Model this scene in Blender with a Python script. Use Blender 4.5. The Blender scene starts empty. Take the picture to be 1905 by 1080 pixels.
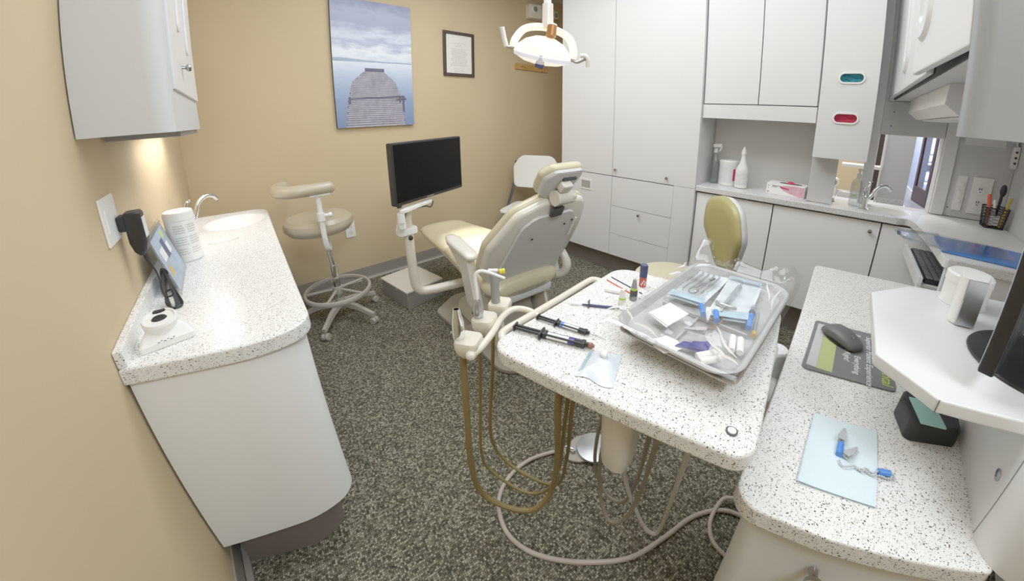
import bpy, bmesh, math, random
from mathutils import Vector, Matrix, noise
random.seed(7)
C = bpy.context.scene.collection
PI = math.pi
R = math.radians

# ------------------------------------------------------------------ materials
def nt(name):
    m = bpy.data.materials.new(name); m.use_nodes = True
    n = m.node_tree.nodes; l = m.node_tree.links
    return m, n, l, n['Principled BSDF']

def lin(c):
    return tuple(((v / 12.92) if v <= .04045 else ((v + .055) / 1.055) ** 2.4) for v in c)

def S(h):
    h = h.lstrip('#'); return lin(tuple(int(h[i:i + 2], 16) / 255 for i in (0, 2, 4)))

def mat(name, hexc, rough=.5, metal=0, var=.04, scale=6, bump=0, bscale=80, spec=.5, coat=0, emit=0, emitc=None):
    m, n, l, b = nt(name)
    c = S(hexc)
    tc = n.new('ShaderNodeTexCoord')
    no = n.new('ShaderNodeTexNoise'); no.inputs['Scale'].default_value = scale; no.inputs['Detail'].default_value = 3
    l.new(tc.outputs['Object'], no.inputs['Vector'])
    r = n.new('ShaderNodeValToRGB')
    r.color_ramp.elements[0].position = .3; r.color_ramp.elements[1].position = .7
    r.color_ramp.elements[0].color = (*[v * (1 - var) for v in c], 1)
    r.color_ramp.elements[1].color = (*[min(1, v * (1 + var)) for v in c], 1)
    l.new(no.outputs['Fac'], r.inputs['Fac']); l.new(r.outputs['Color'], b.inputs['Base Color'])
    b.inputs['Roughness'].default_value = rough; b.inputs['Metallic'].default_value = metal
    b.inputs['Specular IOR Level'].default_value = spec
    if coat: b.inputs['Coat Weight'].default_value = coat; b.inputs['Coat Roughness'].default_value = .12
    if bump:
        n2 = n.new('ShaderNodeTexNoise'); n2.inputs['Scale'].default_value = bscale; n2.inputs['Detail'].default_value = 2
        l.new(tc.outputs['Object'], n2.inputs['Vector'])
        bp = n.new('ShaderNodeBump'); bp.inputs['Strength'].default_value = bump; bp.inputs['Distance'].default_value = .002
        l.new(n2.outputs['Fac'], bp.inputs['Height']); l.new(bp.outputs['Normal'], b.inputs['Normal'])
    if emit:
        b.inputs['Emission Color'].default_value = (*S(emitc or hexc), 1); b.inputs['Emission Strength'].default_value = emit
    return m

def speckle(name, base, dens=.5, dark=1.0):
    """solid-surface counter: pale base with dark, grey and brown chips"""
    m, n, l, b = nt(name)
    tc = n.new('ShaderNodeTexCoord')
    def chips(scale, thr, col, src, seedoff):
        mp = n.new('ShaderNodeMapping'); mp.inputs['Location'].default_value = (seedoff, seedoff * 1.7, seedoff * .6)
        l.new(tc.outputs['Object'], mp.inputs['Vector'])
        v = n.new('ShaderNodeTexVoronoi'); v.inputs['Scale'].default_value = scale
        l.new(mp.outputs['Vector'], v.inputs['Vector'])
        sep = n.new('ShaderNodeSeparateColor'); l.new(v.outputs['Color'], sep.inputs['Color'])
        lt = n.new('ShaderNodeMath'); lt.operation = 'MULTIPLY'; lt.inputs[1].default_value = .45
        l.new(sep.outputs['Green'], lt.inputs[0])
        a = n.new('ShaderNodeMath'); a.operation = 'LESS_THAN'; l.new(v.outputs['Distance'], a.inputs[0]); l.new(lt.outputs[0], a.inputs[1])
        k = n.new('ShaderNodeMath'); k.operation = 'LESS_THAN'; l.new(sep.outputs['Red'], k.inputs[0]); k.inputs[1].default_value = thr
        f = n.new('ShaderNodeMath'); f.operation = 'MULTIPLY'; l.new(a.outputs[0], f.inputs[0]); l.new(k.outputs[0], f.inputs[1])
        mx = n.new('ShaderNodeMix'); mx.data_type = 'RGBA'
        l.new(f.outputs[0], mx.inputs['Factor']); l.new(src, mx.inputs['A']); mx.inputs['B'].default_value = (*S(col), 1)
        return mx.outputs['Result']
    no = n.new('ShaderNodeTexNoise'); no.inputs['Scale'].default_value = 60
    l.new(tc.outputs['Object'], no.inputs['Vector'])
    rp = n.new('ShaderNodeValToRGB'); c = S(base)
    rp.color_ramp.elements[0].color = (*[v * .93 for v in c], 1); rp.color_ramp.elements[1].color = (*[min(1, v * 1.05) for v in c], 1)
    l.new(no.outputs['Fac'], rp.inputs['Fac'])
    o = rp.outputs['Color']
    o = chips(400, dens * .9, '#8f8c88', o, 3.1)
    o = chips(310, dens * .7, '#5a5754', o, 7.7)
    o = chips(250, dens * .46 * dark, '#2a2826', o, 11.3)
    o = chips(190, dens * .10 * dark, '#6b5844', o, 17.9)
    l.new(o, b.inputs['Base Color'])
    b.inputs['Roughness'].default_value = .28
    return m

def carpet_mat():
    m, n, l, b = nt('carpet')
    tc = n.new('ShaderNodeTexCoord')
    mp = n.new('ShaderNodeMapping'); mp.inputs['Rotation'].default_value = (0, 0, R(8))
    l.new(tc.outputs['Object'], mp.inputs['Vector'])
    v = n.new('ShaderNodeTexVoronoi'); v.inputs['Scale'].default_value = 140; v.inputs['Randomness'].default_value = .32
    l.new(mp.outputs['Vector'], v.inputs['Vector'])
    sep = n.new('ShaderNodeSeparateColor'); l.new(v.outputs['Color'], sep.inputs['Color'])
    rp = n.new('ShaderNodeValToRGB'); e = rp.color_ramp.elements
    e[0].position = 0; e[0].color = (*S('#4a483d'), 1); e[1].position = 1; e[1].color = (*S('#c2bba5'), 1)
    for p, c in ((.25, '#68624f'), (.5, '#807966'), (.75, '#99947f')):
        x = e.new(p); x.color = (*S(c), 1)
    l.new(sep.outputs['Red'], rp.inputs['Fac'])
    sh = n.new('ShaderNodeMapRange'); sh.inputs['From Min'].default_value = .05; sh.inputs['From Max'].default_value = .62
    sh.inputs['To Min'].default_value = 1.1; sh.inputs['To Max'].default_value = .30
    l.new(v.outputs['Distance'], sh.inputs['Value'])
    big = n.new('ShaderNodeTexNoise'); big.inputs['Scale'].default_value = 3.0; l.new(tc.outputs['Object'], big.inputs['Vector'])
    bm_ = n.new('ShaderNodeMapRange'); bm_.inputs['To Min'].default_value = .82; bm_.inputs['To Max'].default_value = 1.12; l.new(big.outputs['Fac'], bm_.inputs['Value'])
    ml = n.new('ShaderNodeMath'); ml.operation = 'MULTIPLY'; l.new(sh.outputs[0], ml.inputs[0]); l.new(bm_.outputs[0], ml.inputs[1])
    mx = n.new('ShaderNodeMix'); mx.data_type = 'RGBA'; mx.blend_type = 'MULTIPLY'; mx.inputs['Factor'].default_value = 1
    l.new(rp.outputs['Color'], mx.inputs['A']); l.new(ml.outputs[0], mx.inputs['B'])
    l.new(mx.outputs['Result'], b.inputs['Base Color']); b.inputs['Roughness'].default_value = .95; b.inputs['Specular IOR Level'].default_value = .1
    bp = n.new('ShaderNodeBump'); bp.invert = True; bp.inputs['Strength'].default_value = .6; bp.inputs['Distance'].default_value = .004
    l.new(v.outputs['Distance'], bp.inputs['Height']); l.new(bp.outputs['Normal'], b.inputs['Normal'])
    return m

def film_mat(name, tint='#ffffff', gloss=.10, rough=.08):
    """thin clear plastic: mostly transparent, with sharp sheen"""
    m = bpy.data.materials.new(name); m.use_nodes = True
    n = m.node_tree.nodes; l = m.node_tree.links; n.clear()
    out = n.new('ShaderNodeOutputMaterial'); mx = n.new('ShaderNodeMixShader')
    t = n.new('ShaderNodeBsdfTransparent'); t.inputs['Color'].default_value = (*S(tint), 1)
    g = n.new('ShaderNodeBsdfGlossy'); g.inputs['Roughness'].default_value = rough
    lw = n.new('ShaderNodeLayerWeight'); lw.inputs['Blend'].default_value = .35
    mr = n.new('ShaderNodeMapRange'); mr.inputs['To Min'].default_value = gloss; mr.inputs['To Max'].default_value = min(1, gloss + .34)
    no = n.new('ShaderNodeTexNoise'); no.inputs['Scale'].default_value = 14; no.inputs['Detail'].default_value = 3
    tc = n.new('ShaderNodeTexCoord'); l.new(tc.outputs['Object'], no.inputs['Vector'])
    bp = n.new('ShaderNodeBump'); bp.inputs['Strength'].default_value = .3; bp.inputs['Distance'].default_value = .01
    l.new(no.outputs['Fac'], bp.inputs['Height']); l.new(bp.outputs['Normal'], g.inputs['Normal'])
    l.new(lw.outputs['Facing'], mr.inputs['Value']); l.new(mr.outputs[0], mx.inputs['Fac'])
    l.new(t.outputs[0], mx.inputs[1]); l.new(g.outputs[0], mx.inputs[2]); l.new(mx.outputs[0], out.inputs['Surface'])
    return m

def cloth_gradient(name, stops, axis='Z', noise_amt=.25, nscale=(3, 3, 9)):
    """a printed picture: colour bands along one object axis, broken by stretched noise"""
    m, n, l, b = nt(name)
    tc = n.new('ShaderNodeTexCoord'); sp = n.new('ShaderNodeSeparateXYZ'); l.new(tc.outputs['Generated'], sp.inputs[0])
    mp = n.new('ShaderNodeMapping'); mp.inputs['Scale'].default_value = nscale; l.new(tc.outputs['Object'], mp.inputs['Vector'])
    no = n.new('ShaderNodeTexNoise'); no.inputs['Scale'].default_value = 1.6; no.inputs['Detail'].default_value = 5; l.new(mp.outputs['Vector'], no.inputs['Vector'])
    mr = n.new('ShaderNodeMapRange'); mr.inputs['To Min'].default_value = -noise_amt; mr.inputs['To Max'].default_value = noise_amt; l.new(no.outputs['Fac'], mr.inputs['Value'])
    ad = n.new('ShaderNodeMath'); ad.operation = 'ADD'; l.new(sp.outputs[axis], ad.inputs[0]); l.new(mr.outputs[0], ad.inputs[1])
    rp = n.new('ShaderNodeValToRGB'); e = rp.color_ramp.elements
    e[0].position = stops[0][0]; e[0].color = (*S(stops[0][1]), 1); e[1].position = stops[-1][0]; e[1].color = (*S(stops[-1][1]), 1)
    for p, c in stops[1:-1]:
        x = e.new(p); x.color = (*S(c), 1)
    l.new(ad.outputs[0], rp.inputs['Fac']); l.new(rp.outputs['Color'], b.inputs['Base Color']); b.inputs['Roughness'].default_value = .6
    return m

M = dict(
    beige=mat('beige_paint', '#c8b28d', .75, var=.035, scale=1.5, bump=.05, bscale=250, spec=.25),
    white_lam=mat('white_laminate', '#dddddd', .38, var=.012, scale=2),
    lit_lam=mat('lit_white_laminate', '#f7f7f7', .38, var=.01, scale=2),  # white laminate with light on the low fronts put into its colour
    grey_panel=mat('grey_panel', '#c9c9c9', .5, var=.015, scale=2),
    lightwall=mat('pale_wall', '#d2d2d0', .6, var=.015, scale=2),
    counter=speckle('speckled_counter', '#f0efed', .55),
    counter_edge=speckle('speckled_counter_desk', '#e9e7e4', .62),
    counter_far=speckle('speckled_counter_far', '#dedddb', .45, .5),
    sinkwhite=mat('white_solid_surface', '#f1f1ee', .22, var=.01),
    carpet=carpet_mat(),
    base=mat('grey_rubber_base', '#8c857c', .6, var=.03),
    basepale=mat('pale_base_strip', '#b9b3a6', .6, var=.03),
    toe=mat('toe_kick_brown', '#6f655e', .6, var=.04),
    gap=mat('dark_gap', '#3b3836', .8, var=.05),
    chrome=mat('chrome', '#e8eaec', .08, 1, var=.02),
    steel=mat('brushed_steel', '#b9bbbd', .3, 1, var=.06, scale=30),
    nickel=mat('nickel_knob', '#a8a6a2', .22, 1, var=.04),
    black=mat('black_plastic', '#0f0f11', .45, var=.1, bump=.1, bscale=300),
    blackgloss=mat('black_screen', '#040405', .16, var=.05, spec=.12),
    darkgrey=mat('dark_grey_plastic', '#3c3c3e', .5, var=.06),
    grey=mat('grey_plastic', '#8e8c8a', .5, var=.04),
    uphol=mat('cream_vinyl', '#cdc3a2', .32, var=.03, scale=4, bump=.06, bscale=400, coat=.25),
    olive=mat('olive_vinyl', '#a59b62', .35, var=.05, scale=4, coat=.2),
    taupe=mat('taupe_vinyl', '#b3a68f', .35, var=.04, scale=5, coat=.25),
    chairshell=mat('pale_chair_shell', '#ded8cd', .3, var=.02, coat=.35),
    chairgrey=mat('grey_chair_panel', '#d2d1d1', .42, var=.02),
    chairbase=mat('taupe_chair_base', '#a59c90', .4, var=.03),
    cream=mat('cream_enamel', '#ddd5c4', .28, var=.02, coat=.4),
    white=mat('white_plastic', '#ecebe8', .35, var=.015),
    whitepaper=mat('white_paper', '#f3f2ef', .8, var=.02, bump=.1, bscale=500),
    stoolgrey=mat('warm_grey_metal', '#aaa398', .4, var=.03),
    darkmetal=mat('dark_steel', '#4a4b50', .3, .8, var=.05),
    hose_tan=mat('tan_hose', '#7d6a3a', .5, var=.08),
    hose_taupe=mat('taupe_hose', '#8b8273', .5, var=.06),
    hose_white=mat('pale_hose', '#bfbcb6', .45, var=.04),
    tubing=mat('pinkish_tubing', '#b5a79c', .4, var=.05),
    teal=mat('teal_paper', '#1f8aa0', .7, var=.15, scale=30),
    red=mat('red_paper', '#d02a52', .7, var=.15, scale=30),
    blue=mat('blue_plastic', '#3f7ed6', .3, var=.08),
    navy=mat('navy_label', '#333a66', .35, var=.08),
    purple=mat('indigo_film', '#2c2680', .3, var=.1),
    orange=mat('orange_plastic', '#e5552a', .4, var=.06),
    redorange=mat('red_orange_label', '#c3473a', .4, var=.1),
    yellow=mat('yellow_plastic', '#e0cf2a', .4, var=.05),
    gold=mat('golden_pencil', '#c99a34', .4, var=.08),
    lime=mat('lime_green', '#a9cf3a', .5, var=.05),
    limeprint=mat('lime_print', '#adb978', .8, var=.03),
    mousemat=mat('grey_mouse_mat', '#6c6c6c', .8, var=.03),
    mousegrey=mat('mid_grey_plastic', '#5c5c5d', .45, var=.04),
    matpale=mat('pale_mat_print', '#bcbcbc', .8, var=.02),
    matwhite=mat('mat_lettering', '#e2e2e2', .8, var=.02),
    limeletter=mat('lime_lettering', '#b9cf48', .8, var=.03),
    mint=mat('mint_notes', '#9ed2c8', .8, var=.03),
    napkin=mat('pale_blue_bib', '#cfe0e8', .85, var=.03, bump=.3, bscale=260),
    pouch=mat('pale_blue_pouch', '#dfeaf2', .4, var=.03, scale=20),
    pouchblue=mat('blue_pouch_film', '#a9c8da', .3, var=.10, scale=25),
    wood=mat('oak_plaque', '#c1924e', .45, var=.15, scale=14),
    frame=mat('dark_brown_frame', '#3a2a24', .4, var=.08),
    paper=mat('cream_certificate', '#e6e3da', .8, var=.02),
    ink=mat('grey_ink', '#8d8b88', .8, var=.05),
    paleink=mat('pale_ink', '#b7b4ae', .8, var=.05),
    inkdark=mat('dark_ink', '#55565a', .8, var=.05),
    pink=mat('pink_print', '#dba6b4', .7, var=.12, scale=40),
    magenta=mat('magenta_print', '#c92f62', .7, var=.1),
    brown=mat('brown_cap', '#8a5546', .4, var=.06),
    pierwood=mat('printed_pier_boards', '#a39fac', .7, var=.2, scale=18),
    pierdark=mat('printed_pier_shadow', '#57566a', .7, var=.15),
    darkside=mat('canvas_side', '#3c3f50', .7, var=.05),
    sky=cloth_gradient('printed_sky', ((0, '#c9d3e8'), (.16, '#e4eaf4'), (.30, '#a9b1cc'), (.42, '#cfd6e8'), (.6, '#9aa0bf'), (.8, '#a4a9c6'), (1, '#8288ac')), noise_amt=.22, nscale=(4, 4, 12)),
    water=cloth_gradient('printed_water', ((0, '#6c7fa6'), (.4, '#8296bb'), (.75, '#aabbd6'), (1, '#dbe4f2')), noise_amt=.08, nscale=(6, 6, 30)),
    lampglow=mat('lit_lamp_shield', '#ffffff', .15, emit=.75, emitc='#fff1da'),
    lampwarm=mat('warm_lamp_shell', '#fff0d8', .3, emit=.5, emitc='#ffe6c6'),
    lampclear=mat('frosted_lamp_rim', '#eceaf4', .15, emit=.35, emitc='#e6e4f6'),
    copper=mat('bronze_knob', '#a06a35', .35, .5, var=.06),
    film=film_mat('clear_bag_film', gloss=.035, rough=.09),
    acrylic=film_mat('clear_acrylic', '#f6f9fb', .03, .08),
    clear=film_mat('clear_plastic', '#e9eef0', .12, .08),
    bluefilm=film_mat('blue_clear_film', '#6f9fe0', .10, .10),
    mirror=mat('mirror_glass', '#f4f6f5', .01, 1, var=0),
    bluegrey=mat('blue_print', '#93a4ba', .4, var=.2, scale=14),
    corridorwall=mat('blue_lit_wall', '#c9cfe6', .6, var=.03),
    doorwood=mat('dark_red_wood', '#4a2a20', .4, var=.12, scale=10),
    wall_glow=mat('glowing_wall', '#dfe8ff', .2, emit=4.5, emitc='#d4e0ff'),
    screen_glow=mat('added_screen_glow', '#c9cacb', .3, emit=.45, emitc='#dcdddf'),
    mesh_black=mat('black_wire_mesh', '#1c1a1e', .35, .6, var=.1),
    endgrey=mat('shaded_end_laminate', '#919294', .45, var=.012, scale=2),  # shade on the hanging cupboard's end put into the laminate colour
    clipsteel=mat('plated_clip', '#c4c6c8', .35, .35, var=.04),
    traygrey=mat('tray_grey', '#b4b4b3', .4, var=.02),
    label_grey=mat('grey_label', '#d9d9da', .6, var=.08, scale=60),
)

# ------------------------------------------------------------------ geometry builder
class G:
    def __init__(s, mtx=None): s.bm = bmesh.new(); s.M = mtx or Matrix()
    def _add(s, b, m=None):
        mm = s.M @ m if m is not None else s.M
        mp = {}
        for v in b.verts: mp[v] = s.bm.verts.new(mm @ v.co)
        for f in b.faces:
            try: s.bm.faces.new([mp[v] for v in f.verts])
            except ValueError: pass
        b.free(); return s
    def box(s, x0, x1, y0, y1, z0, z1, bev=0, seg=2, m=None):
        b = bmesh.new(); bmesh.ops.create_cube(b, size=1)
        for v in b.verts: v.co = Vector(((x0 + x1) / 2 + v.co.x * (x1 - x0), (y0 + y1) / 2 + v.co.y * (y1 - y0), (z0 + z1) / 2 + v.co.z * (z1 - z0)))
        if bev: bmesh.ops.bevel(b, geom=list(b.edges), offset=bev, segments=seg, profile=.5, affect='EDGES', clamp_overlap=True)
        return s._add(b, m)
    def obox(s, c, size, rot=(0, 0, 0), bev=0, seg=2):
        from mathutils import Euler
        m = Matrix.Translation(c) @ Euler(rot).to_matrix().to_4x4()
        a, b_, d = (v / 2 for v in size)
        return s.box(-a, a, -b_, b_, -d, d, bev, seg, m)
    def cyl(s, p0, p1, r0, r1=None, n=24):
        r1 = r0 if r1 is None else r1
        p0 = Vector(p0); p1 = Vector(p1); d = p1 - p0
        q = d.to_track_quat('Z', 'Y').to_matrix().to_4x4()
        return s.lathe([(0, 0), (r0, 0), (r1, d.length), (0, d.length)], Matrix.Translation(p0) @ q, n)
    def lathe(s, prof, m=None, n=32, sx=1, sy=1):
        b = bmesh.new(); rings = []
        for r, z in prof:
            if r <= 1e-6: rings.append([b.verts.new((0, 0, z))])
            else: rings.append([b.verts.new((r * sx * math.cos(2 * PI * k / n), r * sy * math.sin(2 * PI * k / n), z)) for k in range(n)])
        for a, c in zip(rings, rings[1:]):
            if len(a) == 1 and len(c) == 1: continue
            for k in range(n):
                k2 = (k + 1) % n
                if len(a) == 1: b.faces.new((a[0], c[k], c[k2]))
                elif len(c) == 1: b.faces.new((a[k], a[k2], c[0]))
                else: b.faces.new((a[k], a[k2], c[k2], c[k]))
        bmesh.ops.recalc_face_normals(b, faces=b.faces)
        return s._add(b, m if isinstance(m, Matrix) or m is None else Matrix.Translation(m))
    def tube(s, pts, r, n=10, smooth=6, closed=False, flat=1.0):
        P = [Vector(p) for p in pts]
        if smooth and len(P) > 2:
            Q = []; N = len(P)
            rng = range(N if closed else N - 1)
            for i in rng:
                if closed: p0, p1, p2, p3 = P[(i - 1) % N], P[i], P[(i + 1) % N], P[(i + 2) % N]
                else: p0, p1, p2, p3 = P[max(0, i - 1)], P[i], P[i + 1], P[min(N - 1, i + 2)]
                for k in range(smooth):
                    t = k / smooth
                    Q.append(.5 * ((2 * p1) + (p2 - p0) * t + (2 * p0 - 5 * p1 + 4 * p2 - p3) * t * t + (3 * p1 - p0 - 3 * p2 + p3) * t ** 3))
            if not closed: Q.append(P[-1])
            P = Q
        b = bmesh.new(); rings = []; N = len(P)
        up = None
        for i, p in enumerate(P):
            if closed: d = P[(i + 1) % N] - P[i - 1]
            else: d = P[min(N - 1, i + 1)] - P[max(0, i - 1)]
            d.normalize()
            if up is None:
                up = Vector((0, 0, 1)) if abs(d.z) < .9 else Vector((1, 0, 0))
            x = up - d * up.dot(d)
            if x.length < 1e-5: x = d.orthogonal()
            x.normalize(); up = x; y = d.cross(x)
            rr = r[i * len(r) // N] if isinstance(r, (list, tuple)) else r
            rings.append([b.verts.new(p + x * (rr * flat * math.cos(2 * PI * k / n)) + y * (rr * math.sin(2 * PI * k / n))) for k in range(n)])
        for i in range(N if closed else N - 1):
            a, c = rings[i], rings[(i + 1) % N]
            for k in range(n): b.faces.new((a[k], a[(k + 1) % n], c[(k + 1) % n], c[k]))
        if not closed:
            b.faces.new(rings[0][::-1]); b.faces.new(rings[-1])
        bmesh.ops.recalc_face_normals(b, faces=b.faces)
        return s._add(b)
    def prism(s, pts, z0, z1, bev=0, seg=2, m=None):
        b = bmesh.new()
        lo = [b.verts.new((x, y, z0)) for x, y in pts]; hi = [b.verts.new((x, y, z1)) for x, y in pts]
        n = len(pts)
        fl = b.faces.new(lo[::-1]); fh = b.faces.new(hi)
        for i in range(n): b.faces.new((lo[i], lo[(i + 1) % n], hi[(i + 1) % n], hi[i]))
        bmesh.ops.recalc_face_normals(b, faces=b.faces)
        if bev:
            bmesh.ops.bevel(b, geom=list(fl.edges) + list(fh.edges), offset=bev, segments=seg, profile=.5, affect='EDGES', clamp_overlap=True)
        return s._add(b, m)
    def poly(s, pts):
        b = bmesh.new(); b.faces.new([b.verts.new(p) for p in pts]); return s._add(b)
    def ell(s, c, r, n=24, m=None):
        b = bmesh.new(); bmesh.ops.create_uvsphere(b, u_segments=n, v_segments=max(8, n // 2), radius=1)
        for v in b.verts: v.co = Vector((v.co.x * r[0], v.co.y * r[1], v.co.z * r[2]))
        return s._add(b, Matrix.Translation(c) @ (m or Matrix()))
    def loft(s, rings, caps=True, m=None):
        b = bmesh.new(); rr = [[b.verts.new(p) for p in ring] for ring in rings]; n = len(rr[0])
        for a, c in zip(rr, rr[1:]):
            for k in range(n): b.faces.new((a[k], a[(k + 1) % n], c[(k + 1) % n], c[k]))
        if caps: b.faces.new(rr[0][::-1]); b.faces.new(rr[-1])
        bmesh.ops.recalc_face_normals(b, faces=b.faces)
        return s._add(b, m)
    def sheet(s, fn, nu, nv):
        b = bmesh.new(); g = [[b.verts.new(fn(i / nu, j / nv)) for j in range(nv + 1)] for i in range(nu + 1)]
        for i in range(nu):
            for j in range(nv): b.faces.new((g[i][j], g[i + 1][j], g[i + 1][j + 1], g[i][j + 1]))
        return s._add(b)

def holed(outline, holes, z0, z1, bevel=.004):
    """flat slab with holes through it (filled 2-D curve, extruded)"""
    cu = bpy.data.curves.new('slab', 'CURVE'); cu.dimensions = '2D'; cu.fill_mode = 'BOTH'
    for pts in [outline] + holes:
        sp = cu.splines.new('POLY'); sp.points.add(len(pts) - 1); sp.use_cyclic_u = True
        for p, (x, y) in zip(sp.points, pts): p.co = (x, y, 0, 1)
    cu.extrude = (z1 - z0) / 2 - bevel; cu.bevel_depth = bevel; cu.bevel_resolution = 2; cu.offset = -bevel
    o = bpy.data.objects.new('slab', cu); C.objects.link(o)
    me = bpy.data.meshes.new_from_object(o.evaluated_get(bpy.context.evaluated_depsgraph_get()))
    bpy.data.objects.remove(o); bpy.data.curves.remove(cu)
    g = G(); b = bmesh.new(); b.from_mesh(me); bmesh.ops.remove_doubles(b, verts=b.verts, dist=1e-5)
    bpy.data.meshes.remove(me)
    g._add(b, Matrix.Translation((0, 0, (z0 + z1) / 2))); return g

def text_g(txt, size, m, extrude=.0003, align='LEFT'):
    cu = bpy.data.curves.new('t', 'FONT'); cu.body = txt; cu.size = size; cu.extrude = extrude; cu.align_x = align
    o = bpy.data.objects.new('t', cu); C.objects.link(o)
    me = bpy.data.meshes.new_from_object(o.evaluated_get(bpy.context.evaluated_depsgraph_get()))
    bpy.data.objects.remove(o); bpy.data.curves.remove(cu)
    g = G(); b = bmesh.new(); b.from_mesh(me); bpy.data.meshes.remove(me); g._add(b, m); return g

def rpoly(pts, rad, n=8):
    """polygon with rounded corners; rad one number or one per corner"""
    out = []; N = len(pts)
    for i in range(N):
        r = rad[i] if isinstance(rad, (list, tuple)) else rad
        p = Vector(pts[i]); a = Vector(pts[i - 1]) - p; c = Vector(pts[(i + 1) % N]) - p
        la, lc = a.length, c.length; a.normalize(); c.normalize()
        if r <= 0: out.append(tuple(p)); continue
        ang = a.angle(c); t = min(r / math.tan(ang / 2), la * .49, lc * .49); rr = t * math.tan(ang / 2)
        ctr = p + (a + c).normalized() * (rr / math.sin(ang / 2))
        s0 = p + a * t - ctr; s1 = p + c * t - ctr
        a0 = math.atan2(s0.y, s0.x); a1 = math.atan2(s1.y, s1.x); d = (a1 - a0 + PI) % (2 * PI) - PI
        for k in range(n + 1):
            th = a0 + d * k / n; out.append((ctr.x + rr * math.cos(th), ctr.y + rr * math.sin(th)))
    return out

def ellp(cx, cy, rx, ry, n=40, rot=0):
    return [(cx + rx * math.cos(t) * math.cos(rot) - ry * math.sin(t) * math.sin(rot), cy + rx * math.cos(t) * math.sin(rot) + ry * math.sin(t) * math.cos(rot)) for t in (2 * PI * k / n for k in range(n))]

def wmat(o):
    m = o.matrix_basis.copy()
    return (wmat(o.parent) @ m) if o.parent else m

def obj(name, g, m, parent=None, local=False, label=None, sharp=.55):
    """one mesh object. Coordinates are world unless local; stored relative to the parent."""
    b = g.bm
    if parent is not None and not local:
        inv = wmat(parent).inverted()
        for v in b.verts: v.co = inv @ v.co
    b.normal_update()
    for e in b.edges:
        e.smooth = not (len(e.link_faces) == 2 and e.calc_face_angle(0) > sharp)
    for f in b.faces: f.smooth = True
    me = bpy.data.meshes.new(name); b.to_mesh(me); b.free()
    me.materials.append(m if not isinstance(m, str) else M[m])
    o = bpy.data.objects.new(name, me); C.objects.link(o)
    if parent is not None: o.parent = parent
    if label: o['label'] = label
    if sharp < .9 and len(me.polygons) < 3000:
        wn = o.modifiers.new('face_normals', 'WEIGHTED_NORMAL'); wn.keep_sharp = True; wn.weight = 100; wn.mode = 'FACE_AREA'
    return o

def thing(name, label, cat, loc=(0, 0, 0), rotz=0, group=None):
    o = bpy.data.objects.new(name, None); C.objects.link(o); o.empty_display_size = .05
    o.location = loc; o.rotation_euler = (0, 0, rotz); o['label'] = label; o['category'] = cat
    if group: o['group'] = group
    return o

def tag(o, label, cat, group=None):
    o['label'] = label; o['category'] = cat
    if group: o['group'] = group
    return o

def struct(name, g, m):
    o = obj(name, g, m); o['kind'] = 'structure'; return o

def copy_tree(o, parent=None):
    c = o.copy(); C.objects.link(c); c.parent = parent
    for ch in list(o.children): copy_tree(ch, c)
    return c

def knob(parent, p, d=(-1, 0, 0), r=.012, name='knob'):
    p = Vector(p); q = Vector(d).to_track_quat('Z', 'Y').to_matrix().to_4x4()
    g = G(); g.lathe([(0, 0), (r * .5, 0), (r * .42, r * .9), (r * .9, r * 1.2), (r, r * 1.7), (r * .8, r * 2.1), (0, r * 2.25)], Matrix.Translation(p) @ q, 20)
    return obj(name, g, 'nickel', parent)

# ================================================================== SETTING
XW, YB = -.357, 3.036            # beige walls
XR, YF = 2.755, -.873           # far wall behind the counter, wall beside the desk
struct('floor', G().box(-.5, 3.5, -1.8, 3.2, -.05, 0), 'carpet')
struct('floor_hall', G().box(3.5, 12.6, -4.3, 3.2, -.05, 0), 'grey')
struct('ceiling', G().box(-.5, 3.5, -1.8, 3.2, 2.8, 2.85), 'lightwall')
g = G().box(XW - .1, XW, -1.7, YB + .1, 0, 2.8); struct('wall_left', g, 'beige')
struct('wall_back', G().box(XW - .1, 3.5, YB, YB + .1, 0, 2.8), 'beige')
struct('wall_right', G().box(XR, XR + .1, YF - .1, -.515, 0, 2.8).box(XR, XR + .1, .15, .88, 0, 2.8).box(XR, XR + .1, -.515, .15, 0, .919).box(XR, XR + .1, -.515, .15, 1.372, 2.8), 'lightwall')
struct('wall_corner', G().box(3.4, 3.5, .88, YB + .1, 0, 2.8), 'beige')
struct('wall_side', G().box(.6, XR + .1, YF - .1, YF, 0, 2.8), 'lightwall')
struct('wall_return', G().box(.6, .7, -1.6, YF - .1, 0, 2.8), 'lightwall')
struct('wall_near', G().box(XW - .1, .7, -1.7, -1.6, 0, 2.8), 'beige')
# the next room and hall, seen through the opening behind the sink
struct('wall_beyond', G().box(6.0, 6.1, -.55, 3.2, 0, 2.8), 'beige')
struct('wall_hall', G().box(9.32, 12.6, -1.56, -1.46, 0, 2.8), 'corridorwall')
struct('wall_hall_end', G().box(12.5, 12.6, -1.5, .6, 0, 2.8), 'corridorwall')
struct('wall_far_room', G().box(12.4, 12.5, -4.3, -1.57, 0, 2.8), 'wall_glow')  # wall made to glow for the bright room behind the door glass
struct('baseboard_hall', G().box(9.32, 12.5, -1.46, -1.44, 0, .12), 'white')
struct('trim_1', G().box(8.30, 8.44, -1.80, -1.60, 0, 2.8), 'doorwood')
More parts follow.
